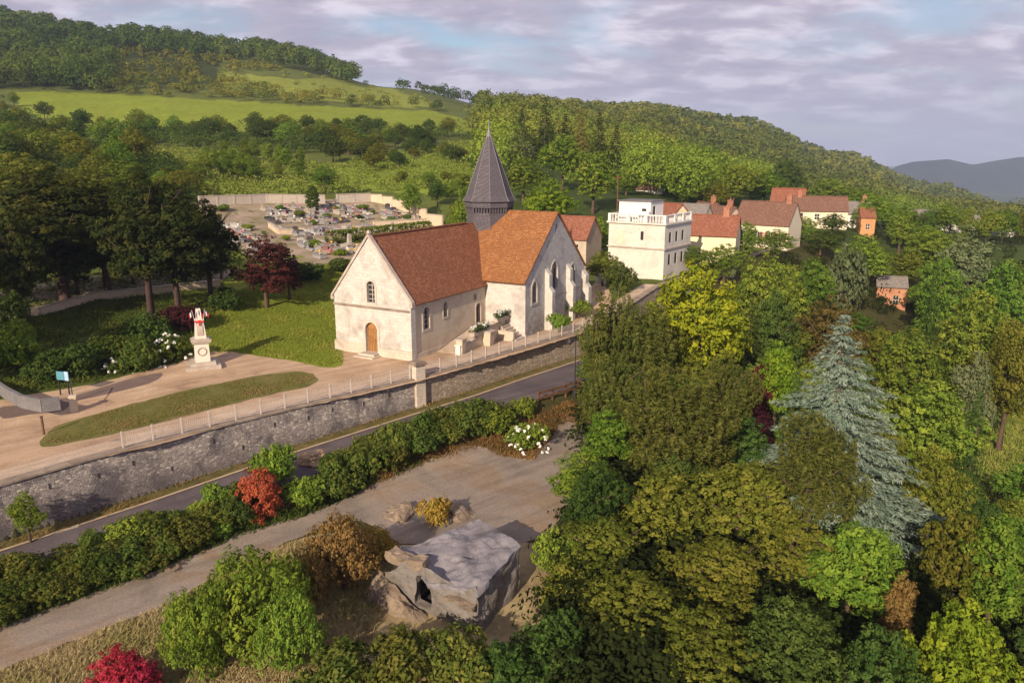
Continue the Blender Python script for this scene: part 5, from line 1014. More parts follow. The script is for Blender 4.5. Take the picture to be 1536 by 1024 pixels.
wood('left_growth', lambda x, y, Y: inpoly_np(x, y, [(-200, 150), (0, 150), (60, 182), (190, 205), (230, 240), (300, 275), (300, 305), (-200, 300)]), 500, (130, 400), (1.5, 4), 'deep_green', 53, 100, 0.38, 1.5, 'undergrowth on the left slope')
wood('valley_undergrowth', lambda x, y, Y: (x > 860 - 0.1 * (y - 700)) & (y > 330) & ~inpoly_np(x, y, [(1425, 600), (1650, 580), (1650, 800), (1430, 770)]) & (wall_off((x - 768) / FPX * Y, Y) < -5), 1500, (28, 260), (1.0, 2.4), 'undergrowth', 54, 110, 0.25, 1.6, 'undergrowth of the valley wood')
# ------------------------------------------------------------------ things round the church
from mathutils import noise as mnoise
def roughen(o, cuts, amp, sc, seed=0.0):         # break up a mesh: subdivide, then push points about
    bm = bmesh.new(); bm.from_mesh(o.data); bmesh.ops.remove_doubles(bm, verts=bm.verts, dist=0.001); bmesh.ops.triangulate(bm, faces=[f for f in bm.faces if len(f.verts) > 4])
    for _ in range(cuts): bmesh.ops.subdivide_edges(bm, edges=[e_ for e_ in bm.edges if e_.calc_length() > 0.28], cuts=1, use_grid_fill=True)
    for v_ in bm.verts:
        q_ = v_.co * sc + Vector((seed, 0, 0)); v_.co += Vector((mnoise.noise(q_), mnoise.noise(q_ + Vector((9, 3, 1))), mnoise.noise(q_ + Vector((2, 7, 5))))) * amp + Vector((mnoise.noise(q_ * 3.1), mnoise.noise(q_ * 3.1 + Vector((5, 5, 5))), mnoise.noise(q_ * 3.1 + Vector((1, 2, 3))))) * amp * 0.4
    bm.to_mesh(o.data); bm.free(); return o
def loc_on(px, py, z=0.0): x, y, _ = cl(onz(px, py, z)); return x, y
# ramp along the nave with its low wall, troughs, pedestals and steps
ramp_obj = empty('entrance_ramp', CB, TH, 'pale stone ramp with a low wall along the church side wall', 'ramp')
MB().extr([(4.2, -0.12, -0.5), (13.6, -0.12, -0.5), (13.6, -0.12, 1.5), (11.2, -0.12, 1.45), (4.2, -0.12, 0.06)], (0, -2.3, 0)).build('ramp_floor', M['path'], ramp_obj)
m_ = MB().extr([(4.6, -2.42, -0.5), (13.2, -2.42, -0.5), (13.2, -2.42, 1.95), (9.6, -2.42, 1.55), (4.6, -2.42, 0.45)], (0, -0.32, 0)); m_.build('parapet', M['plaster'], ramp_obj)
MB().extr([(4.5, -2.36, 0.46), (9.6, -2.36, 1.56), (13.25, -2.36, 1.96), (13.25, -2.36, 2.1), (9.6, -2.36, 1.70), (4.5, -2.36, 0.6)], (0, -0.44, 0)).build('coping', M['coping'], ramp_obj)
MB().box((4.3, -2.6, 0.3), (0.55, 0.55, 1.2), taper=0.92).box((4.3, -2.6, 0.95), (0.66, 0.66, 0.12)).build('end_post', M['whitepaint'], ramp_obj)
st_ = empty('stone_steps', CB, TH, 'flight of stone steps between the ramp and the choir wall', 'steps')
for k in range(6):
    MB().box((13.2 - 0.02 * k, -3.0 - 0.34 * k, 0.5 - 0.12 * k), (2.4, 0.36, 1.8 - 0.24 * k)).build('step', M['coping'], st_)
MB().box((11.75, -3.7, 0.25), (0.35, 2.0, 1.6)).build('side_wall', M['plaster'], st_)
for (px, py, s_, lb) in ((692, 531, 0.85, 'tapered cream stone pedestal left of the church steps, smaller of two'), (733, 518, 1.15, 'tapered cream stone pedestal beside the church steps, larger of two')):
    x, y = loc_on(px, py); X_, Y_, _ = cw(x, y); r = empty('stone_pedestal', (X_, Y_, 0), TH, lb, 'pedestal', 'pedestals by the church steps')
    MB().add([(-.32 * s_, -.32 * s_, 0), (.32 * s_, -.32 * s_, 0), (.32 * s_, .32 * s_, 0), (-.32 * s_, .32 * s_, 0), (-.46 * s_, -.46 * s_, 1.45), (.46 * s_, -.46 * s_, 1.45), (.46 * s_, .46 * s_, 1.45), (-.46 * s_, .46 * s_, 1.45)], [(3, 2, 1, 0), (4, 5, 6, 7), (0, 1, 5, 4), (1, 2, 6, 5), (2, 3, 7, 6), (3, 0, 4, 7)]).build('shaft', M['plaster'], r)
    MB().box((0, 0, 1.52), (1.1 * s_, 1.1 * s_, 0.14)).build('cap', M['coping'], r)
def trough(x0, y0, x1, y1, z, lb, n, sd):
    a = Vector(cw(x0, y0, z)); b = Vector(cw(x1, y1, z)); c_ = (a + b) / 2; L_ = (b - a).length; rz_ = math.atan2(b.y - a.y, b.x - a.x)
    r = empty('flower_trough', c_, rz_, lb, 'flower trough', 'flower troughs by the church'); r3 = np.random.RandomState(sd)
    MB().box((0, 0, 0.2), (L_, 0.5, 0.4)).build('trough', M['coping'], r)
    cc = np.column_stack([r3.uniform(-L_ / 2, L_ / 2, 60), r3.uniform(-0.35, 0.35, 60), r3.uniform(0.4, 0.95, 60)]); me = cloud_mesh('plants', cc, unit(r3, 60) * 0.4 + np.array([0, 0, 0.8]), np.full(60, 0.2), 16, 0.08, r3); me.materials.append(GREEN['deep_green']); linkmesh('plants', me, None, r)
    petals(None, np.column_stack([r3.uniform(-L_ / 2, L_ / 2, n), r3.uniform(-0.45, 0.35, n), r3.uniform(0.75, 1.1, n)]), 0.10, r)
trough(6.6, -2.7, 9.9, -2.7, 1.35, 'long stone trough of white flowers on the ramp wall', 30, 3)
trough(11.0, -2.9, 13.3, -2.9, 2.05, 'stone trough of white flowers beside the church steps', 22, 4)
for px, tp, bt, wd, mt, lb in ((838, 468, 500, 36, 'mid_green', 'green shrub at the foot of the choir gable, left of two'), (868, 448, 478, 44, 'fresh_green', 'green shrub at the foot of the choir gable, right of two')):
    q = hit(px, bt, 1); z1 = aty(px, tp, q[1])[2]; put('shrub', q[0], q[1], q[2], max(1.0, z1 - q[2]), wd / FPX * 90, mt, 'shrub', lb, 'shrub', 'shrubs by the choir')
for i, (px, py) in enumerate(((897, 424), (905, 427))):
    q = hit(px, py, 1); r = empty('gate_pier', q, R(20), ('pale stone gate pier behind the church east end, ' + ('left' if i == 0 else 'right') + ' of the pair'), 'pier', 'gate piers'); MB().box((0, 0, 0.9), (0.55, 0.55, 2.4), taper=0.9).build('shaft', M['stone'], r); MB().box((0, 0, 2.15), (0.7, 0.7, 0.14)).lathe([(0.2, 2.22), (0.28, 2.4), (0.05, 2.66)], (0, 0, 0), 10).build('cap', M['coping'], r)
# war memorial
M['memorial'] = mat_wall('pale memorial stone', (0.66, 0.58, 0.50), (0.40, 0.34, 0.29), 'xz', 3, 3, None, 0.45, contrast=0.05)
for k, c_ in (('blue', (0.02, 0.035, 0.19)), ('white', (0.8, 0.78, 0.76)), ('red', (0.60, 0.02, 0.025))): M['flag_' + k] = mat_plain(k + ' flag cloth', c_, 0.8)
q = hit(305, 549, 1); mem = empty('war_memorial', q, R(24), 'pale stone war memorial with tapering shaft and flags on the gravel forecourt', 'memorial')
MB().box((0, 0, 0.12), (3.0, 3.0, 0.34)).box((0, 0, 0.42), (2.2, 2.2, 0.26)).build('base', M['coping'], mem)
MB().box((0, 0, 1.45), (1.3, 1.3, 1.8), taper=0.95).build('pedestal', M['memorial'], mem)
MB().box((0, 0, 2.43), (1.62, 1.62, 0.16)).box((0, 0, 2.57), (1.76, 1.76, 0.12)).box((0, 0, 2.68), (1.4, 1.4, 0.12)).build('cornice', M['coping'], mem)
MB().box((0, 0, 3.55), (1.0, 1.0, 1.65), taper=0.72).box((0, 0, 4.42), (0.8, 0.8, 0.1)).box((0, 0, 4.95), (0.56, 0.56, 1.0), taper=0.7).build('shaft', M['memorial'], mem)
MB().tube([(0.36 * math.cos(k * math.pi / 8), -0.66, 1.55 + 0.36 * math.sin(k * math.pi / 8)) for k in range(17)], 0.06, 6).build('wreath', M['coping'], mem)
MB().box((0, -0.49, 3.5), (0.5, 0.06, 0.9), rot=Matrix.Rotation(R(-4), 3, 'X')).build('plaque', M['coping'], mem)
for k, (a, tl) in enumerate(((-0.5, -18), (0.0, 3), (0.5, 20))):
    f = MB().tube([(a * 0.6, -0.45, 4.05), (a * 1.1, -0.62, 5.45)], 0.02, 6).build('flag_pole', M['whitepaint'], mem)
    for j, cn in enumerate(('blue', 'white', 'red')):
        V = []; 
        for u_ in range(5):
            xx = a * 0.98 + (0.02 + (j * 4 + u_) * 0.026) * (1 if a >= 0 else -1); dr = -0.10 * (j * 4 + u_) * 0.28; wv = 0.05 * math.sin((j * 4 + u_) * 0.8)
            V += [(xx, -0.62 + wv, 5.4 + dr), (xx + 0.02, -0.58 + wv, 4.98 + dr)]
        F = [(2 * u_, 2 * u_ + 1, 2 * u_ + 3, 2 * u_ + 2) for u_ in range(4)]; o = MB().add(V, F).build('flag_' + cn, M['flag_' + cn], f); sm = o.modifiers.new('thickness', 'SOLIDIFY'); sm.thickness = 0.012
MB().box((0, -0.56, 4.35), (0.8, 0.05, 0.13)).box((0, -0.56, 4.22), (0.13, 0.055, 0.5)).build('ribbon', M['flag_red'], mem)
# left corner of the forecourt: notice board, stone post, slim post, curved low wall
q = hit(98, 594, 1); nb = empty('notice_board', q, R(-15), 'blue notice board on two posts at the edge of the shaded bank', 'notice board')
M['blue'] = mat_plain('blue enamel', (0.10, 0.26, 0.33), 0.5); M['paleblue'] = mat_plain('pale blue panel', (0.35, 0.52, 0.66), 0.5)
for s_ in (-1, 1): MB().box((s_ * 0.45, 0, 0.9), (0.08, 0.08, 1.9)).build('post', M['darkmetal'], nb)
MB().box((-0.15, -0.05, 1.75), (0.75, 0.07, 0.7)).build('board', M['blue'], nb); MB().box((0.45, -0.055, 1.75), (0.38, 0.07, 0.75)).build('side_panel', M['paleblue'], nb)
q = hit(112, 618, 1); sp_r = empty('stone_post', q, R(20), 'square cream stone post with a dark handrail leaning from it', 'post'); MB().box((0, 0, 0.55), (0.5, 0.5, 1.4), taper=0.9).box((0, 0, 1.3), (0.55, 0.55, 0.12)).build('shaft', M['plaster'], sp_r)
MB().bar((0.0, 0.1, 1.3), (-0.5, 2.6, 2.0), 0.06).bar((-0.5, 2.6, 2.0), (-0.5, 2.6, 0.0), 0.06).build('handrail', M['darkmetal'], sp_r)
q = hit(66, 652, 1); r = empty('marker_post', q, 0, 'slim dark post beside the left end of the grass strip', 'post'); MB().box((0, 0, 0.6), (0.12, 0.12, 1.5)).build('post', M['wood'], r); MB().box((0, 0, 1.37), (0.16, 0.16, 0.06)).build('cap', M['darkmetal'], r)
lw = [hit(a, b, 1) for a, b in ((-60, 568), (-25, 578), (0, 592), (14, 606), (36, 622), (67, 631), (92, 627))]; m_ = MB()
r = empty('low_wall', lw[0], 0, 'curved low grey concrete wall at the left edge of the forecourt', 'wall')
for a, b in zip(lw[:-1], lw[1:]):
    d = (b - a)[:2]; d = d / np.hypot(*d); nn = np.array([-d[1], d[0]]) * 0.14; P = [a[:2] - nn - d * 0.05, b[:2] - nn + d * 0.05, b[:2] + nn + d * 0.05, a[:2] + nn - d * 0.05]; m_.prism([tuple(p_ - lw[0][:2]) for p_ in P], -0.6, 0.4)
M['bluegrey'] = mat_mottle('blue grey concrete', [(0.13, 0.12, 0.125), (0.20, 0.185, 0.19)], 1, 7); roughen(m_.build('wall', M['bluegrey'], r), 1, 0.02, 1)
# street lamp, wooden barrier, boulder, rose bed stone
q = hit(862, 596, -1); lamp = empty('street_lamp', q, R(10), 'dark metal street lamp beside the road at the wooden barrier', 'street lamp')
MB().lathe([(0.16, -0.4), (0.15, 0.5), (0.075, 0.7), (0.055, 3.5), (0.045, 5.4)], n=12).build('pole', M['darkmetal'], lamp); MB().tube([(0, 0, 5.2), (-0.1, -0.1, 5.75), (-0.45, -0.25, 6.0), (-0.7, -0.35, 5.85)], 0.03, 6).build('bracket', M['darkmetal'], lamp)
MB().lathe([(0.06, 5.95), (0.2, 5.8), (0.28, 5.55), (0.2, 5.35), (0.05, 5.3)], (-0.7, -0.35, 0), 12).build('lantern', M['darkmetal'], lamp)
a, b = hit(808, 604, -1), hit(868, 592, -1); bar_ = empty('wooden_barrier', a, math.atan2(b[1] - a[1], b[0] - a[0]), 'brown wooden rail barrier at the end of the road hedge', 'barrier'); L_ = float(np.hypot(*(b - a)[:2]))
for k in range(4): MB().box((L_ * k / 3, 0, 0.3), (0.14, 0.14, 1.7)).build('post', M['wood'], bar_)
for zz in (0.45, 0.95): MB().box((L_ / 2, -0.1, zz), (L_ + 0.3, 0.06, 0.2)).build('rail', M['wood'], bar_)
M['tanrock'] = mat_mottle('tan rock', [(0.30, 0.19, 0.11), (0.46, 0.32, 0.21)], 0.8, 4, 0.95, 0.8, 0.06)
q = hit(470, 696, -1); o = MB().lathe([(0.6, -0.3), (1.0, 0.2), (0.95, 0.8), (0.6, 1.15), (0.1, 1.22)], n=12).build('boulder', M['tanrock']); o.location = q; o.scale = (1.15, 0.75, 0.85); roughen(o, 2, 0.3, 1.1, 3); tag(o, 'tan boulder between the road and the hedge, right of the rust red shrub', 'boulder')
# ruined concrete hut at the head of the foreground
M['concrete'] = mat_wall('weathered hut concrete', (0.20, 0.175, 0.16), (0.07, 0.06, 0.057), 'xz', 0.35, 0.3, None, 1.0, cell=True, contrast=0.25, stain_col=(0.13, 0.10, 0.082))
M['slabroof'] = mat_wall('grey concrete slab', (0.215, 0.195, 0.205), (0.085, 0.076, 0.085), 'xy', 5, 5, None, 1.0, contrast=0.02, stain_col=(0.125, 0.11, 0.12))
M['crumble'] = mat_wall('crumbling stone', (0.28, 0.21, 0.15), (0.11, 0.08, 0.06), 'xz', 0.3, 0.2, None, 0.8, cell=True, contrast=0.8)
zt = -2.1; RC = [onz(*p_, zt) for p_ in ((720, 783), (781, 823), (716, 884), (640, 858), (598, 822))]; hut0 = RC[2].copy(); gz = float(H(hut0[0], hut0[1] - 1, -1)); hut0[2] = gz
hut = empty('ruined_hut', hut0, 0, 'ruined grey concrete hut with a sloping slab roof and dark doorway', 'ruin')
def hl(P, z): return (P[0] - hut0[0], P[1] - hut0[1], z - gz)
RP = [RC[4], RC[3], RC[2], RC[1], RC[0]]; dz = [-0.05, -0.75, 0.0, 0.15, 0.25]
roof = [hl(p_, zt + d) for p_, d in zip(RP, dz)]
cen = tuple(sum(p_[i] for p_ in roof) / 5 for i in range(3)); cen = (cen[0] + 0.2, cen[1], cen[2] + 0.12)
V = roof + [(p_[0], p_[1], p_[2] - 0.3) for p_ in roof] + [cen]
F = [(i, (i + 1) % 5, 10) for i in range(5)] + [(i, 5 + i, 5 + (i + 1) % 5, (i + 1) % 5) for i in range(5)] + [(9, 8, 7, 6, 5)]
roughen(MB().add(V, F).build('roof_slab', M['slabroof'], hut), 4, 0.26, 0.75, 1)
def inset(P, f): return [(cen[0] + (p_[0] - cen[0]) * f, cen[1] + (p_[1] - cen[1]) * f) for p_ in P]
wp = inset(roof, 0.965); walls = MB()
for i in (2, 3, 4):
    j = (i + 1) % 5; a, b = wp[i], wp[j]; ta, tb_ = roof[i][2] - 0.2, roof[j][2] - 0.2
    n_ = Vector((b[1] - a[1], a[0] - b[0], 0)).normalized() * -0.4
    if i == 2:
        P = [(a[0], a[1], -0.8), (a[0] * 0.9 + b[0] * 0.1, a[1] * 0.9 + b[1] * 0.1, -0.6), (b[0], b[1], -0.6), (b[0], b[1], tb_), (a[0], a[1], ta)]
    else: P = [(a[0], a[1], -0.8), (b[0], b[1], -0.8), (b[0], b[1], tb_), (a[0], a[1], ta)]
    walls.extr([Vector(p_) for p_ in P], n_)
roughen(walls.build('wall', M['concrete'], hut), 4, 0.24, 0.85, 2)
# front wall with the doorway, standing a little forward of the broken slab edge
a, b = Vector((*wp[0], 0)) + Vector((-0.75, -0.85, 0)), Vector((*wp[2], 0)); U_ = (b - a); L_ = U_.length; U_.normalize()
do = [(L_ * 0.33, 0.5), (L_ * 0.50, 0.3), (L_ * 0.51, 1.9), (L_ * 0.46, 2.35), (L_ * 0.36, 2.2)]
top = [(L_, 2.75), (L_ * 0.86, 2.3), (L_ * 0.7, 2.45), (L_ * 0.52, 2.9), (L_ * 0.42, 2.85), (L_ * 0.25, 3.05), (L_ * 0.12, 2.2), (0, 1.7)]
roughen(MB().panel(tuple(a), tuple(U_), (0, 0, 1), [(0, -0.8), (L_, -0.8)] + top, [do], 0.5).build('front_wall', M['concrete'], hut), 4, 0.14, 0.9, 4)
nn = Vector((U_.y, -U_.x, 0))
MB().extr([a + U_ * (L_ * 0.2) - nn * 2.3 + Vector((0, 0, -0.5)), a + U_ * (L_ * 0.75) - nn * 2.3 + Vector((0, 0, -0.5)), a + U_ * (L_ * 0.75) - nn * 2.3 + Vector((0, 0, 2.6)), a + U_ * (L_ * 0.2) - nn * 2.3 + Vector((0, 0, 2.6))], -nn * 0.1).build('inner_wall', M['recess_shade'], hut)
MB().extr([a + U_ * (L_ * 0.25) - nn * 0.6 + Vector((0, 0, 0.2)), a + U_ * (L_ * 0.62) - nn * 0.6 + Vector((0, 0, 0.2)), a + U_ * (L_ * 0.62) - nn * 2.3 + Vector((0, 0, 0.2)), a + U_ * (L_ * 0.25) - nn * 2.3 + Vector((0, 0, 0.2))], (0, 0, -0.2)).build('inner_floor', M['recess_shade'], hut)  # inner wall and floor coloured near-black to paint the hollow's shade
ap = MB(); P0 = a - U_ * 0.5 + nn * 0.1
ap.add([P0 + nn * 1.6 + Vector((0, 0, -0.7)), P0 + U_ * L_ * 0.75 + nn * 1.5 + Vector((0, 0, -0.7)), P0 + U_ * L_ * 0.8 - nn * 0.2 + Vector((0, 0, -0.4)), P0 - nn * 0.4 + Vector((0, 0, -0.6)), P0 + nn * 0.75 + Vector((0, 0, 1.1)), P0 + U_ * L_ * 0.36 + nn * 0.6 + Vector((0, 0, 0.75)), P0 + U_ * L_ * 0.6 + nn * 0.1 + Vector((0, 0, 0.1)), P0 - nn * 0.2 + Vector((0, 0, 1.75))], [(3, 2, 1, 0), (4, 5, 6, 7), (0, 1, 5, 4), (1, 2, 6, 5), (2, 3, 7, 6), (3, 0, 4, 7)])
roughen(ap.build('rubble_apron', M['crumble'], hut), 4, 0.3, 0.9, 6)
lg = MB().box(tuple(a + U_ * L_ * 0.22 - nn * 0.35 + Vector((0, 0, 2.75))), (L_ * 0.4, 0.8, 0.5), rz=math.atan2(U_.y, U_.x)).box(tuple(a + U_ * L_ * 0.85 + nn * 0.15 + Vector((0, 0, 1.75))), (L_ * 0.3, 0.45, 0.28), rz=math.atan2(U_.y, U_.x)); roughen(lg.build('broken_ledge', M['crumble'], hut), 3, 0.25, 1.3, 8)
for px, py, s_, lb in ((600, 770, 1.0, 'grey rubble mound on the lane behind the brown thicket'), (690, 770, 0.9, 'grey stony rubble beside the ochre bush')):
    q = hit(px, py, -1); o = MB().lathe([(1.0, -0.2), (0.9, 0.15), (0.5, 0.45), (0.05, 0.55)], n=12).build('rubble_mound', M['crumble']); o.location = q; o.scale = (1.2 * s_, 1.5 * s_, s_); roughen(o, 2, 0.35, 1.2, px); tag(o, lb, 'rubble')
# ------------------------------------------------------------------ the village
def wallmat(nm, c, dk, st=0.45): return mat_wall(nm, c, dk, 'xz', 3, 2, None, st, contrast=0.05)
M['w_cream'] = wallmat('cream render', (0.70, 0.60, 0.45), (0.48, 0.39, 0.29)); M['w_yellow'] = wallmat('pale yellow render', (0.74, 0.64, 0.42), (0.52, 0.43, 0.28), 0.3)
M['w_tower'] = wallmat('whitewashed tower render', (0.62, 0.57, 0.50), (0.42, 0.36, 0.30), 0.6); M['w_white'] = wallmat('white render', (0.72, 0.68, 0.64), (0.52, 0.47, 0.43), 0.35); M['w_stone'] = wallmat('beige stone render', (0.50, 0.40, 0.31), (0.34, 0.26, 0.20), 0.7)
M['w_orange'] = wallmat('orange render', (0.52, 0.26, 0.12), (0.38, 0.17, 0.08)); M['w_terra'] = wallmat('terracotta render', (0.46, 0.22, 0.13), (0.30, 0.13, 0.08), 0.7); M['w_grey'] = wallmat('grey render', (0.55, 0.50, 0.46), (0.38, 0.34, 0.31))
M['t_red'] = mat_tiles('village red tiles', (0.23, 0.085, 0.052), (0.30, 0.115, 0.068), (0.38, 0.165, 0.10), 'x'); M['t_brown'] = mat_tiles('village brown tiles', (0.17, 0.085, 0.06), (0.22, 0.115, 0.08), (0.28, 0.16, 0.115), 'x')
M['t_grey'] = mat_tiles('grey roof sheets', (0.20, 0.17, 0.15), (0.26, 0.22, 0.20), (0.33, 0.29, 0.26), 'x'); M['shutter'] = mat_plain('dark red shutter', (0.22, 0.03, 0.03), 0.6); M['brick'] = mat_mottle('brick chimney', [(0.28, 0.11, 0.07), (0.42, 0.2, 0.13)], 2, 8)
def house(label, px, top, Y, w_, d_, eave, ridge, rz, wm, rm, wins=(), gwins=(), chim=(), shutters=False, name='village_house', cat='house', along='x', group=None, drop=5):
    # gabled house: ridge along local x; windows on the front (-y) wall and the two gable ends
    P = aty(px, top, Y); z0 = P[2] - ridge
    w_, d_ = w_ * 0.9, d_ * 0.9; root = empty(name, (P[0], Y, z0), R(rz), label, cat, group); hw, hd = w_ / 2, d_ / 2
    def rect(c_): x, z, a, b = c_; return [(x - a / 2, z), (x + a / 2, z), (x + a / 2, z + b), (x - a / 2, z + b)]
    def face(O, U, outer, ws, nm='wall'):
        hs = [rect(c_) for c_ in ws]; MB().panel(O, U, ZV, outer, hs, 0.15).build(nm, M[wm], root)
        for h_ in hs:
            wn = leaf(O, U, ZV, h_, 0.12, 'window', M['glass'], root); O_, U_v = Vector(O), Vector(U).normalized(); Nv = U_v.cross(Vector(ZV)); x0, x1, zz0, zz1 = h_[0][0], h_[1][0], h_[0][1], h_[2][1]; mb = MB()
            for (p_, q_) in (((x0, (zz0 + zz1) / 2), (x1, (zz0 + zz1) / 2)), (((x0 + x1) / 2, zz0), ((x0 + x1) / 2, zz1)), ((x0, zz0), (x1, zz0)), ((x0, zz1), (x1, zz1)), ((x0, zz0), (x0, zz1)), ((x1, zz0), (x1, zz1))): mb.bar(O_ + U_v * p_[0] + Vector((0, 0, p_[1])) - Nv * 0.09, O_ + U_v * q_[0] + Vector((0, 0, q_[1])) - Nv * 0.09, 0.07)
            mb.build('frame', M['whitepaint'], wn)
            if shutters:
                for s_ in (-1, 1):
                    xc = x0 - 0.3 if s_ < 0 else x1 + 0.3; c_ = O_ + U_v * xc + Vector((0, 0, (zz0 + zz1) / 2)) + Nv * 0.035; MB().box(c_, (0.5, 0.06, zz1 - zz0), rz=math.atan2(U_v.y, U_v.x)).build('shutter', M['shutter'], root)
    face((-hw, -hd, 0), (1, 0, 0), [(0, -drop), (w_, -drop), (w_, eave), (0, eave)], [(a * 0.9 + hw, b, c_, e_) for a, b, c_, e_ in wins])
    face((hw, hd, 0), (-1, 0, 0), [(0, -drop), (w_, -drop), (w_, eave), (0, eave)], [])
    face((-hw, hd, 0), (0, -1, 0), [(0, -drop), (d_, -drop), (d_, eave), (hd, ridge), (0, eave)], [(hd + a, b, c_, e_) for a, b, c_, e_ in gwins], 'gable_wall')
    face((hw, -hd, 0), (0, 1, 0), [(0, -drop), (d_, -drop), (d_, eave), (hd, ridge), (0, eave)], [], 'gable_wall')
    sl_ = (ridge - eave) / hd; o_ = 0.3; zz = eave - o_ * sl_ + 0.08
    for s_ in (-1, 1):
        Pq = [Vector((-hw - 0.15, s_ * (hd + o_), zz)), Vector((hw + 0.15, s_ * (hd + o_), zz)), Vector((hw + 0.15, 0, ridge + 0.08)), Vector((-hw - 0.15, 0, ridge + 0.08))]
        if s_ > 0: Pq = Pq[::-1]
        n_ = (Pq[1] - Pq[0]).cross(Pq[2] - Pq[0]).normalized(); MB().extr([p_ - n_ * 0.14 for p_ in Pq], n_ * 0.14).build('roof', M[rm], root)
    MB().tube([(-hw - 0.1, 0, ridge + 0.1), (hw + 0.1, 0, ridge + 0.1)], 0.11, 6).build('ridge_tiles', M[rm], root)
    for cx in [x_ * 0.9 for x_ in chim]: c_ = MB().box((cx, 0, ridge + 0.45), (0.9, 0.6, 1.6)).box((cx, 0, ridge + 1.3), (1.02, 0.72, 0.14)).build('chimney', M['brick'], root); MB().lathe([(0.13, 1.36 + ridge), (0.11, 1.7 + ridge)], (cx, 0, 0), 8).build('chimney_pot', M['brick'], c_)
    return root
house('stone cottage with a red roof and a blue skylight just behind the choir', 856, 325, 122, 9, 7, 4.6, 7.6, -28, 'w_stone', 't_red', [(2.6, 2.6, 0.8, 1.1), (3.3, 0.3, 0.8, 1.6), (0.2, 2.4, 0.8, 1.1)], [], [])
sk = [o for o in C.objects if o.get('label', '').startswith('stone cottage with a red roof')][0]; MB().box((-2.2, -1.9, 6.12), (2.6, 1.7, 0.12), rot=Matrix.Rotation(math.atan2(3.0, 3.5), 3, 'X')).build('skylight', M['paleblue'], sk)
# the white tower house with roof terrace
P = aty(998, 338, 105); twz = P[2]; tw = empty('tower_house', (P[0], 105, 2.0), R(-35), 'tall white tower house with a flat roof terrace, balustrade and white roof room', 'house'); th_ = twz - 2.0; TW_, TD_ = 8.6, 9.2
def tface(O, U, W_, hs, nm):
    MB().panel(O, U, ZV, [(0, -3), (W_, -3), (W_, th_), (0, th_)], hs, 0.1).build(nm, M['w_tower'], tw)
    for h_ in hs: leaf(O, U, ZV, h_, 0.04, 'window', M['glass'], tw)
def rc(x, z, a, b): return [(x - a / 2, z), (x + a / 2, z), (x + a / 2, z + b), (x - a / 2, z + b)]
tface((-TW_, 0, 0), (1, 0, 0), TW_, [rc(5.2, th_ - 2.2, 0.45, 1.2)], 'front_wall')
tface((0, 0, 0), (0, 1, 0), TD_, [rc(1.8 + 2.2 * k, th_ - 2.5, 0.8, 1.4) for k in range(3)] + [rc(1.8 + 2.2 * k, th_ - 5.6, 0.8, 1.5) for k in range(3)], 'side_wall')
tface((0, TD_, 0), (-1, 0, 0), TW_, [], 'back_wall'); tface((-TW_, TD_, 0), (0, -1, 0), TD_, [], 'side_wall')
MB().panel((-TW_ + 1.2, -0.06, th_ - 2.9), (1, 0, 0), ZV, [(0, 0), (1.1, 0), (1.1, 2.0), (0, 2.0)]).build('blind_window', M['w_cream'], tw)
MB().box((-TW_ / 2, TD_ / 2, th_ + 0.1), (TW_ + 0.5, TD_ + 0.5, 0.24)).build('cornice', M['w_tower'], tw); MB().box((-TW_ / 2, -0.07, th_ - 3.3), (TW_ + 0.3, 0.2, 0.2)).box((0.07, TD_ / 2, th_ - 3.3), (0.2, TD_ + 0.1, 0.2)).build('string_course', M['coping'], tw)
def balus(a, b):
    a, b = Vector(a), Vector(b); n = int((b - a).length / 0.42); rz_ = math.atan2(b.y - a.y, b.x - a.x); MB().box((a + b) / 2 + Vector((0, 0, 1.02)), ((b - a).length, 0.26, 0.14), rz_).build('rail', M['w_white'], tw); m = MB()
    for k in range(n + 1): m.lathe([(0.07, 0.0), (0.1, 0.25), (0.05, 0.6), (0.08, 0.95)], a + (b - a) * k / n, 6)
    m.build('balusters', M['w_white'], tw)
    for k in range(4): MB().box(a + (b - a) * k / 3 + Vector((0, 0, 0.55)), (0.42, 0.42, 1.12), rz_).build('pillar', M['w_white'], tw)
zt_ = th_ + 0.22; balus((-TW_ + 0.1, 0.1, zt_), (-0.1, 0.1, zt_)); balus((-0.1, 0.3, zt_), (-0.1, TD_ - 0.3, zt_)); balus((-TW_ + 0.1, 0.3, zt_), (-TW_ + 0.1, TD_ - 0.3, zt_))
rr_ = MB().panel((-TW_ + 0.8, 1.4, zt_), (1, 0, 0), ZV, [(0, 0), (4.9, 0), (4.9, 2.75), (0, 2.75)], [rc(3.9, 0.8, 0.7, 1.0)], 0.15).panel((-TW_ + 5.7, 1.4, zt_), (0, 1, 0), ZV, [(0, 0), (4.2, 0), (4.2, 2.75), (0, 2.75)], [rc(1.2, 0.1, 0.9, 2.0)], 0.15).panel((-TW_ + 0.8, 5.6, zt_), (0, -1, 0), ZV, [(0, 0), (4.2, 0), (4.2, 2.75), (0, 2.75)]).build('roof_room', M['w_white'], tw)
MB().box((-TW_ + 3.25, 3.5, zt_ + 2.82), (5.3, 4.6, 0.14)).build('flat_roof', M['bluegrey'], rr_); MB().box((-TW_ + 5.62, 2.6, zt_ + 1.1), (0.05, 0.9, 2.0)).box((-TW_ + 4.7, 1.52, zt_ + 1.3), (0.7, 0.05, 1.0)).build('opening', M['glass'], rr_)
MB().box((-TW_ + 5.0, 0.9, zt_ + 0.7), (1.6, 0.8, 1.5)).build('stair_box', M['w_white'], tw)
house('ochre gabled house with a red roof just behind the tower house', 1000, 305, 128, 8, 7, 3.6, 6.4, -58, 'w_yellow', 't_red', [(-2, 1.2, 0.9, 1.2), (1.5, 1.2, 0.9, 1.2)], [(0, 2.2, 0.8, 1.1)])
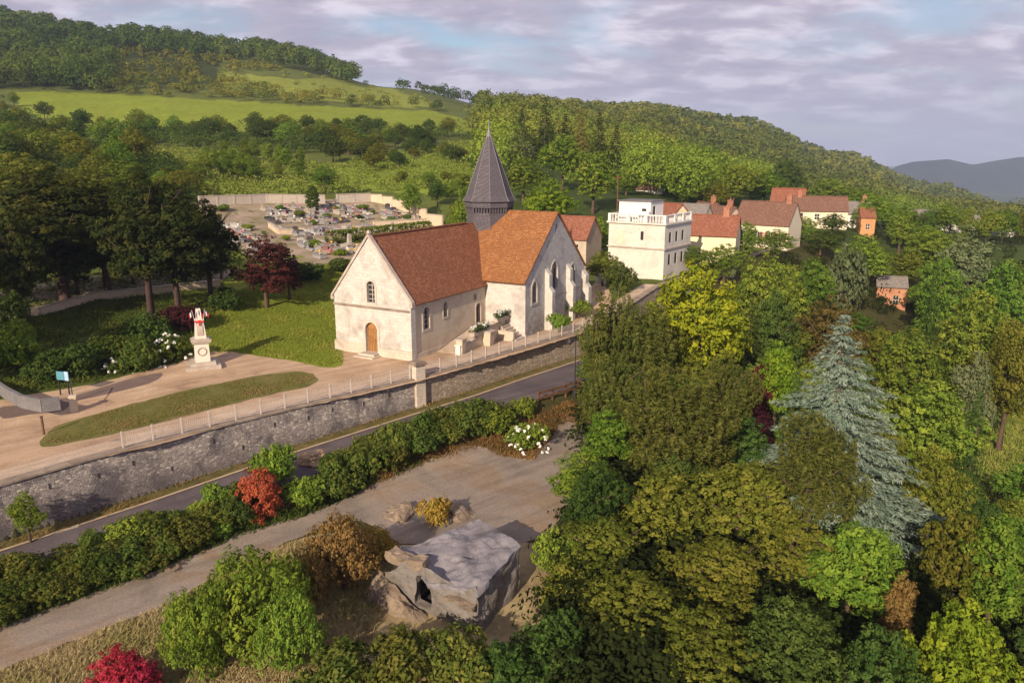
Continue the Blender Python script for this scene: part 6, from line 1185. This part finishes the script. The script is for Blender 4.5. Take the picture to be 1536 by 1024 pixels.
house('pale yellow house with a red brown roof right of the tower house', 1068, 323, 124, 9.5, 7.5, 5.2, 8.0, -22, 'w_yellow', 't_red', [], [], [2.5])
house('red brown lean house squeezed against the tower house', 1036, 326, 128, 5, 6, 5.4, 7.8, -22, 'w_stone', 't_red', [(-1, 1.5, 0.8, 1.3), (1, 1.5, 0.8, 1.3)], [], [], True)
house('left of the two small gabled cottages behind the pale yellow house', 1062, 304, 158, 8, 6, 2.9, 5.6, -70, 'w_stone', 't_brown', [], [(0, 2.6, 0.7, 0.9)], [2.0], group='twin cottages')
house('right of the two small gabled cottages behind the pale yellow house', 1086, 310, 150, 7, 6, 2.7, 5.2, -62, 'w_stone', 't_brown', [], [(0, 2.4, 0.7, 0.9)], [1.8], group='twin cottages')
house('low long cottage with a cream roof edge behind the ochre house', 1028, 306, 146, 10, 5.5, 2.2, 4.0, -30, 'w_cream', 't_grey', [(-3, 0.6, 0.8, 1.0)])
house('pale farmhouse with a beige gable, brown roof and red shutters', 1154, 303, 146, 11.5, 8, 4.4, 8.2, -38, 'w_cream', 't_brown', [(-3.6, 1.4, 0.9, 1.5), (-0.6, 1.4, 0.9, 1.5), (2.2, 1.4, 0.9, 1.5), (4.3, 1.4, 0.9, 1.5)], [], [4.2], True)
house('barn with a steep red brown roof at the top of the farm row', 1184, 283, 178, 8, 6, 2.8, 5.5, -25, 'w_stone', 't_red')
house('long low farm row with a brown roof and cream front', 1225, 295, 172, 14, 6, 2.6, 5.4, -12, 'w_cream', 't_brown', [(-4, 0.4, 1.4, 1.6), (0, 0.6, 1.0, 1.2), (4, 0.6, 1.0, 1.2)], [], [-4.0])
house('white gabled house at the right end of the village', 1277, 303, 176, 9, 6.5, 2.8, 5.2, -18, 'w_white', 't_grey', [(-2.5, 0.8, 0.9, 1.1), (0.3, 0.8, 0.9, 1.1), (2.8, 0.8, 0.9, 1.1)], [], [3.0])
house('narrow house with an orange end wall right of the white gabled house', 1301, 312, 168, 3.2, 6, 3.6, 5.4, -15, 'w_orange', 't_red', [(0, 1.0, 0.8, 1.2)])
house('small white cottage alone on the wooded slope above the village', 975, 273, 205, 6.5, 4.5, 2.0, 3.8, -30, 'w_white', 't_brown', [(-1.5, 0.4, 0.8, 1.0), (1.5, 0.4, 0.8, 1.0)])
house('long farm shed with a grey roof and white wall at the right', 1403, 315, 245, 16, 9, 2.6, 5.2, -10, 'w_white', 't_grey', [(-5, 0.6, 1.2, 1.2), (0, 0.6, 1.2, 1.2)], name='farm_shed', cat='shed')
house('second grey roofed shed right of the long farm shed', 1445, 322, 250, 10, 8, 2.4, 4.4, -14, 'w_white', 't_grey', [(-3, 0.6, 1.2, 1.2)], name='farm_shed', cat='shed')
house('pale house at the right edge beyond the wood', 1515, 331, 260, 12, 8, 3.0, 5.2, -8, 'w_grey', 't_grey', [(-3, 0.8, 1.0, 1.2), (2, 0.8, 1.0, 1.2)])
house('small orange walled ruin with a pinkish roof among the valley trees', 1338, 415, 132, 5.2, 5.0, 4.2, 5.6, -20, 'w_terra', 't_grey', [(0.8, 1.2, 0.9, 1.5)], drop=7)
P = aty(926, 300, 140); r = empty('utility_pole', (P[0], 140, float(H(P[0], 140))), R(15), 'slim wooden utility pole behind the tower house', 'pole'); ph = aty(926, 262, 140)[2] - float(H(P[0], 140)); MB().tube([(0, 0, -0.5), (0, 0, ph)], [0.14, 0.09], 8).build('pole', M['wood'], r); MB().box((0, 0, ph - 0.5), (1.7, 0.1, 0.12)).build('crossarm', M['wood'], r)
# ------------------------------------------------------------------ the cemetery
drape('cemetery_ground', pxpoly([(303, 306), (420, 301), (560, 300), (600, 312), (668, 338), (640, 372), (540, 392), (470, 398), (400, 392), (345, 372), (318, 340)], 1, 2, 0.2, 9, 1.2), 0.10, M['cemetery'], 1, 1.6)
M['cwall'] = mat_wall('cemetery wall render', (0.42, 0.36, 0.31), (0.26, 0.22, 0.19), 'xz', 3, 2, None, 0.6, contrast=0.05); M['cwall2'] = mat_wall('pale cemetery wall', (0.60, 0.47, 0.34), (0.40, 0.30, 0.21), 'xz', 3, 2, None, 0.5, contrast=0.08)
def lowwall(pts, h_, mt, label, piers=0, step=False):
    Q = [hit(a, b, 1) for a, b in pts]; root = empty('cemetery_wall', Q[0], 0, label, 'wall', 'cemetery walls'); m = MB(); c_ = MB(); o0 = Q[0]
    for a, b in zip(Q[:-1], Q[1:]):
        d = (b - a)[:2]; L_ = np.hypot(*d); d = d / L_; nn = np.array([-d[1], d[0]]); 
        for s_, e_, mm, ww in ((0, h_, m, 0.18), (h_, h_ + 0.12, c_, 0.25)):
            P = [a[:2] - nn * ww, b[:2] - nn * ww, b[:2] + nn * ww, a[:2] + nn * ww]; za_, zb_ = a[2], (a[2] if step else b[2])
            V = [(p_[0] - o0[0], p_[1] - o0[1], z_) for p_, z_ in zip(P, (za_, zb_, zb_, za_))]
            mm.add([(v_[0], v_[1], v_[2] - o0[2] + (s_ - (1.5 if s_ == 0 else 0))) for v_ in V] + [(v_[0], v_[1], v_[2] - o0[2] + e_) for v_ in V], [(3, 2, 1, 0), (4, 5, 6, 7), (0, 1, 5, 4), (1, 2, 6, 5), (2, 3, 7, 6), (3, 0, 4, 7)])
        n = int(L_ / piers) if piers else 0
        for k in range(n): p_ = a + (b - a) * (k / n) - o0; MB().box((p_[0], p_[1], p_[2] + h_ / 2), (0.34, 0.5, h_ + 0.3), math.atan2(d[1], d[0])).build('pier', M[mt], root)
    m.build('wall', M[mt], root); c_.build('coping', M['coping'], root)
lowwall([(300, 309), (400, 305), (488, 306)], 1.7, 'cwall', 'grey rear wall of the cemetery, left of the corner tree', 2.6)
lowwall([(506, 305), (556, 303)], 1.7, 'cwall', 'grey rear wall of the cemetery, right of the corner tree', 2.6)
lowwall([(557, 303), (574, 306), (590, 311), (606, 317), (622, 324), (640, 333), (664, 345)], 1.5, 'cwall2', 'pale stepped wall down the right side of the cemetery', 0, True)
lowwall([(560, 342), (640, 338)], 1.2, 'cwall2', 'low pale inner wall above the clipped cemetery hedge')
lowwall([(404, 342), (418, 352), (440, 352)], 0.9, 'cwall2', 'short pale inner wall beside the cemetery path')
drape('upper_terrace', pxpoly([(-30, 476), (60, 468), (150, 444), (215, 438), (330, 424), (345, 402), (250, 406), (120, 416), (0, 438), (-40, 445)], 1, 2, 0.2, 11, 1.2), 0.10, M['cemetery'], 1, 1.4)
lowwall([(-30, 482), (60, 473), (145, 450), (212, 443), (330, 430)], 0.8, 'cwall2', 'pale low wall behind the trunks of the dark pines')
# clipped hedge
HQ = [hit(a, b, 1) for a, b in ((494, 368), (560, 360), (642, 350))]; r3 = np.random.RandomState(60); cc = []; cn = []
for a, b in zip(HQ[:-1], HQ[1:]):
    d = (b - a); n = int(np.hypot(*d[:2]) * 26); f = r3.uniform(0, 1, n); s_ = r3.randint(0, 3, n)
    for fi, si in zip(f, s_):
        w0, h0 = (r3.uniform(-0.8, 0.8), 2.1) if si == 0 else (-0.8 if si == 1 else 0.8, r3.uniform(0, 2.1)); nn = np.array([d[1], -d[0]]) / np.hypot(*d[:2]); p_ = a + d * fi; cc.append((p_[0] + nn[0] * w0 - HQ[0][0], p_[1] + nn[1] * w0 - HQ[0][1], p_[2] - HQ[0][2] + h0)); cn.append((0, 0, 1) if si == 0 else (nn[0] * (1 if w0 > 0 else -1), nn[1] * (1 if w0 > 0 else -1), 0.2))
r = empty('clipped_hedge', HQ[0], 0, 'clipped box hedge crossing the cemetery behind the nave roof', 'hedge'); me = cloud_mesh('foliage', np.array(cc), np.array(cn, float), np.full(len(cc), 0.26), 18, 0.13, r3); me.materials.append(GREEN['mid_green']); linkmesh('foliage', me, None, r); MB().tube([tuple(p_ - HQ[0] + np.array([0, 0, 0.5])) for p_ in HQ], 0.35, 6).build('stems', M['bark'], r)
# graves: five kinds, each copied with its parts
for nm, a in (('granite_grey', (0.30, 0.28, 0.28)), ('granite_dark', (0.09, 0.08, 0.085)), ('limestone', (0.40, 0.345, 0.29)), ('marble', (0.52, 0.48, 0.44)), ('granite_rose', (0.36, 0.20, 0.16)), ('gravel_grave', (0.45, 0.40, 0.36))): M[nm] = mat_mottle(nm.replace('_', ' ') + ' stone', [tuple(x * 0.75 for x in a), tuple(x * 1.15 for x in a)], 0.9, 7, 0.6)
for nm, a in (('fl_red', (0.55, 0.03, 0.04)), ('fl_yellow', (0.7, 0.42, 0.03)), ('fl_white', (0.75, 0.7, 0.66)), ('fl_pink', (0.6, 0.15, 0.22))): M[nm] = mat_plain(nm[3:] + ' grave flowers', a, 0.8)
def grave_kind(kind, stone):
    root = bpy.data.objects.new('grave', None); root.empty_display_size = 0.3; C.objects.link(root); m2 = M[stone]
    if kind == 'headstone':
        MB().box((0, 0, 0.22), (1.0, 2.0, 0.5)).box((0, 0, 0.5), (0.86, 1.86, 0.08)).build('slab', m2, root); MB().extr([(-0.5, 1.1, 0), (0.5, 1.1, 0), (0.5, 1.1, 1.0), (0.3, 1.1, 1.22), (-0.3, 1.1, 1.22), (-0.5, 1.1, 1.0)], (0, -0.16, 0)).build('headstone', m2, root)
    elif kind == 'cross':
        MB().box((0, 0, 0.18), (1.0, 2.0, 0.4)).build('slab', m2, root); MB().box((0, 1.05, 0.8), (0.2, 0.18, 1.7)).box((0, 1.05, 1.25), (0.75, 0.17, 0.2)).box((0, 1.05, 0.2), (0.5, 0.4, 0.5)).build('cross', m2, root)
    elif kind == 'kerb':
        MB().box((-0.47, 0, 0.15), (0.12, 2.0, 0.4)).box((0.47, 0, 0.15), (0.12, 2.0, 0.4)).box((0, -0.95, 0.15), (0.82, 0.12, 0.4)).box((0, 0.95, 0.15), (0.82, 0.12, 0.4)).build('kerb', m2, root); MB().box((0, 0, 0.08), (0.8, 1.76, 0.3)).build('gravel_bed', M['gravel_grave'], root); MB().extr([(-0.42, 1.1, 0), (0.42, 1.1, 0), (0.42, 1.1, 0.7), (-0.42, 1.1, 0.85)], (0, -0.14, 0)).build('headstone', m2, root)
    elif kind == 'stele':
        MB().box((0, 0.3, 0.3), (1.1, 1.0, 0.8)).box((0, 0.3, 0.76), (1.25, 1.15, 0.12)).build('plinth', m2, root); MB().box((0, 0.3, 1.5), (0.62, 0.62, 1.5), taper=0.7).build('obelisk', m2, root)
    elif kind == 'chest':
        MB().box((0, 0, 0.35), (1.1, 2.0, 0.9)).build('tomb', m2, root); MB().box((0, 0, 0.86), (1.3, 2.2, 0.14)).build('lid', m2, root)
    return root
GK = [('headstone', 'granite_grey', 'grey granite grave with a rounded headstone in the cemetery'), ('headstone', 'granite_dark', 'dark polished granite grave with a headstone in the cemetery'), ('headstone', 'granite_rose', 'rose granite grave with a headstone in the cemetery'), ('cross', 'limestone', 'pale stone grave with a standing cross in the cemetery'), ('cross', 'granite_grey', 'grey stone grave with a standing cross in the cemetery'), ('kerb', 'limestone', 'kerbed gravel grave of pale stone in the cemetery'), ('kerb', 'marble', 'kerbed gravel grave of white marble in the cemetery'), ('chest', 'limestone', 'raised pale chest tomb in the cemetery'), ('chest', 'granite_grey', 'raised grey chest tomb in the cemetery'), ('headstone', 'marble', 'white marble grave with a headstone in the cemetery')]
protoG = [grave_kind(k, s_) for k, s_, _ in GK]; kidsG = {p_: list(p_.children) for p_ in protoG}; usedG = set(); r5 = random.Random(12)
blocks = [[(392, 312), (545, 308), (560, 334), (408, 338)], [(410, 345), (560, 340), (575, 352), (440, 358)], [(445, 362), (492, 364), (545, 376), (480, 388), (455, 376)], [(575, 312), (600, 318), (645, 340), (585, 338), (568, 322)], [(318, 338), (352, 336), (400, 366), (395, 386), (345, 366)], [(310, 311), (345, 312), (340, 318), (316, 320)], [(500, 376), (552, 368), (560, 374), (520, 386)]]
gd = np.array([0.70, 0.714]); gn_ = np.array([-0.714, 0.70]); ng = 0
for P in blocks:
    W_ = [hit(a, b, 1) for a, b in P]; W2 = [(w_[0], w_[1]) for w_ in W_]; us = [w_ @ gd for w_ in np.array(W2)]; vs = [w_ @ gn_ for w_ in np.array(W2)]
    for vv in np.arange(min(vs), max(vs), 2.45):
        for uu in np.arange(min(us), max(us), 1.62):
            p_ = gd * (uu + r5.uniform(-0.12, 0.12)) + gn_ * (vv + r5.uniform(-0.15, 0.15))
            if not inpoly(p_, W2) or r5.random() < 0.06 or ng > 240: continue
            k = r5.choices(range(10), (5, 2, 2, 2, 2, 3, 2, 3, 3, 2))[0]; g_ = protoG[k]
            if k in usedG: g_ = copy_tree(protoG[k], kidsG)
            usedG.add(k); ng += 1; g_.location = (p_[0], p_[1], float(H(p_[0], p_[1], 1)) + 0.08); g_.rotation_euler = (0, 0, R(44 + r5.uniform(-3, 3))); s_ = r5.uniform(0.85, 1.15); g_.scale = (s_, s_, s_ * r5.uniform(0.55, 0.85)); tag(g_, GK[k][2], 'grave', 'graves in the cemetery: ' + GK[k][0] + ' ' + GK[k][1].replace('_', ' '))
            if r5.random() < 0.38:
                fm = r5.choice(['fl_red', 'fl_yellow', 'fl_white', 'fl_pink', 'fl_white']); o = MB().lathe([(0.1, 0), (0.16, 0.2), (0.28, 0.3), (0.24, 0.5), (0.08, 0.6)], n=8).build('flower_pot', M[fm]); o.scale = (0.75, 0.75, 0.7); o.location = (p_[0] + r5.uniform(-0.3, 0.3) + 0.3, p_[1] - 0.4 + r5.uniform(-0.3, 0.3), g_.location.z + 0.3); tag(o, 'pot of ' + fm[3:] + ' flowers lying on a grave in the cemetery', 'flower pot', 'pots of ' + fm[3:] + ' flowers on the graves')
for px, py in ((420, 318), (448, 326), (505, 318), (540, 330), (470, 338), (525, 346), (430, 362), (470, 372), (512, 384), (560, 322), (610, 330), (590, 336), (395, 352), (372, 346), (336, 318), (545, 316), (488, 330), (405, 330)):
    q = hit(px, py, 1); hh = r5.uniform(0.7, 1.5); put('shrub', q[0], q[1], q[2], hh, hh * r5.uniform(1.2, 2.4), r5.choice(['mid_green', 'fresh_green', 'deep_green', 'lime']), 'shrub', 'small clipped shrub between the graves of the cemetery', 'shrub', 'small shrubs in the cemetery')
for i, p_ in enumerate(protoG):
    if i not in usedG:
        for ch in kidsG[p_]: bpy.data.objects.remove(ch)
        bpy.data.objects.remove(p_)
for px, py, lb in ((526, 372, 'pale pointed grave obelisk seen just over the church gable'), (590, 352, 'slim grey grave obelisk in front of the clipped hedge')):
    g_ = grave_kind('stele', 'limestone'); g_.location = hit(px, py, 1); g_.rotation_euler = (0, 0, R(44)); tag(g_, lb, 'grave monument')

# ------------------------------------------------------------------ the air over the valley
m = bpy.data.materials.new('valley haze'); m.use_nodes = True; t = m.node_tree; t.nodes.remove(t.nodes['Principled BSDF'])
pv = nd(t, 'ShaderNodeVolumePrincipled'); pv.inputs['Color'].default_value = (0.58, 0.68, 0.95, 1); pv.inputs['Density'].default_value = 0.00012; pv.inputs['Anisotropy'].default_value = 0.0; t.links.new(pv.outputs[0], t.nodes['Material Output'].inputs['Volume'])
hb = MB().box((0, 4400, -150), (21000, 9400, 1000)).build('haze', m); hb['kind'] = 'stuff'
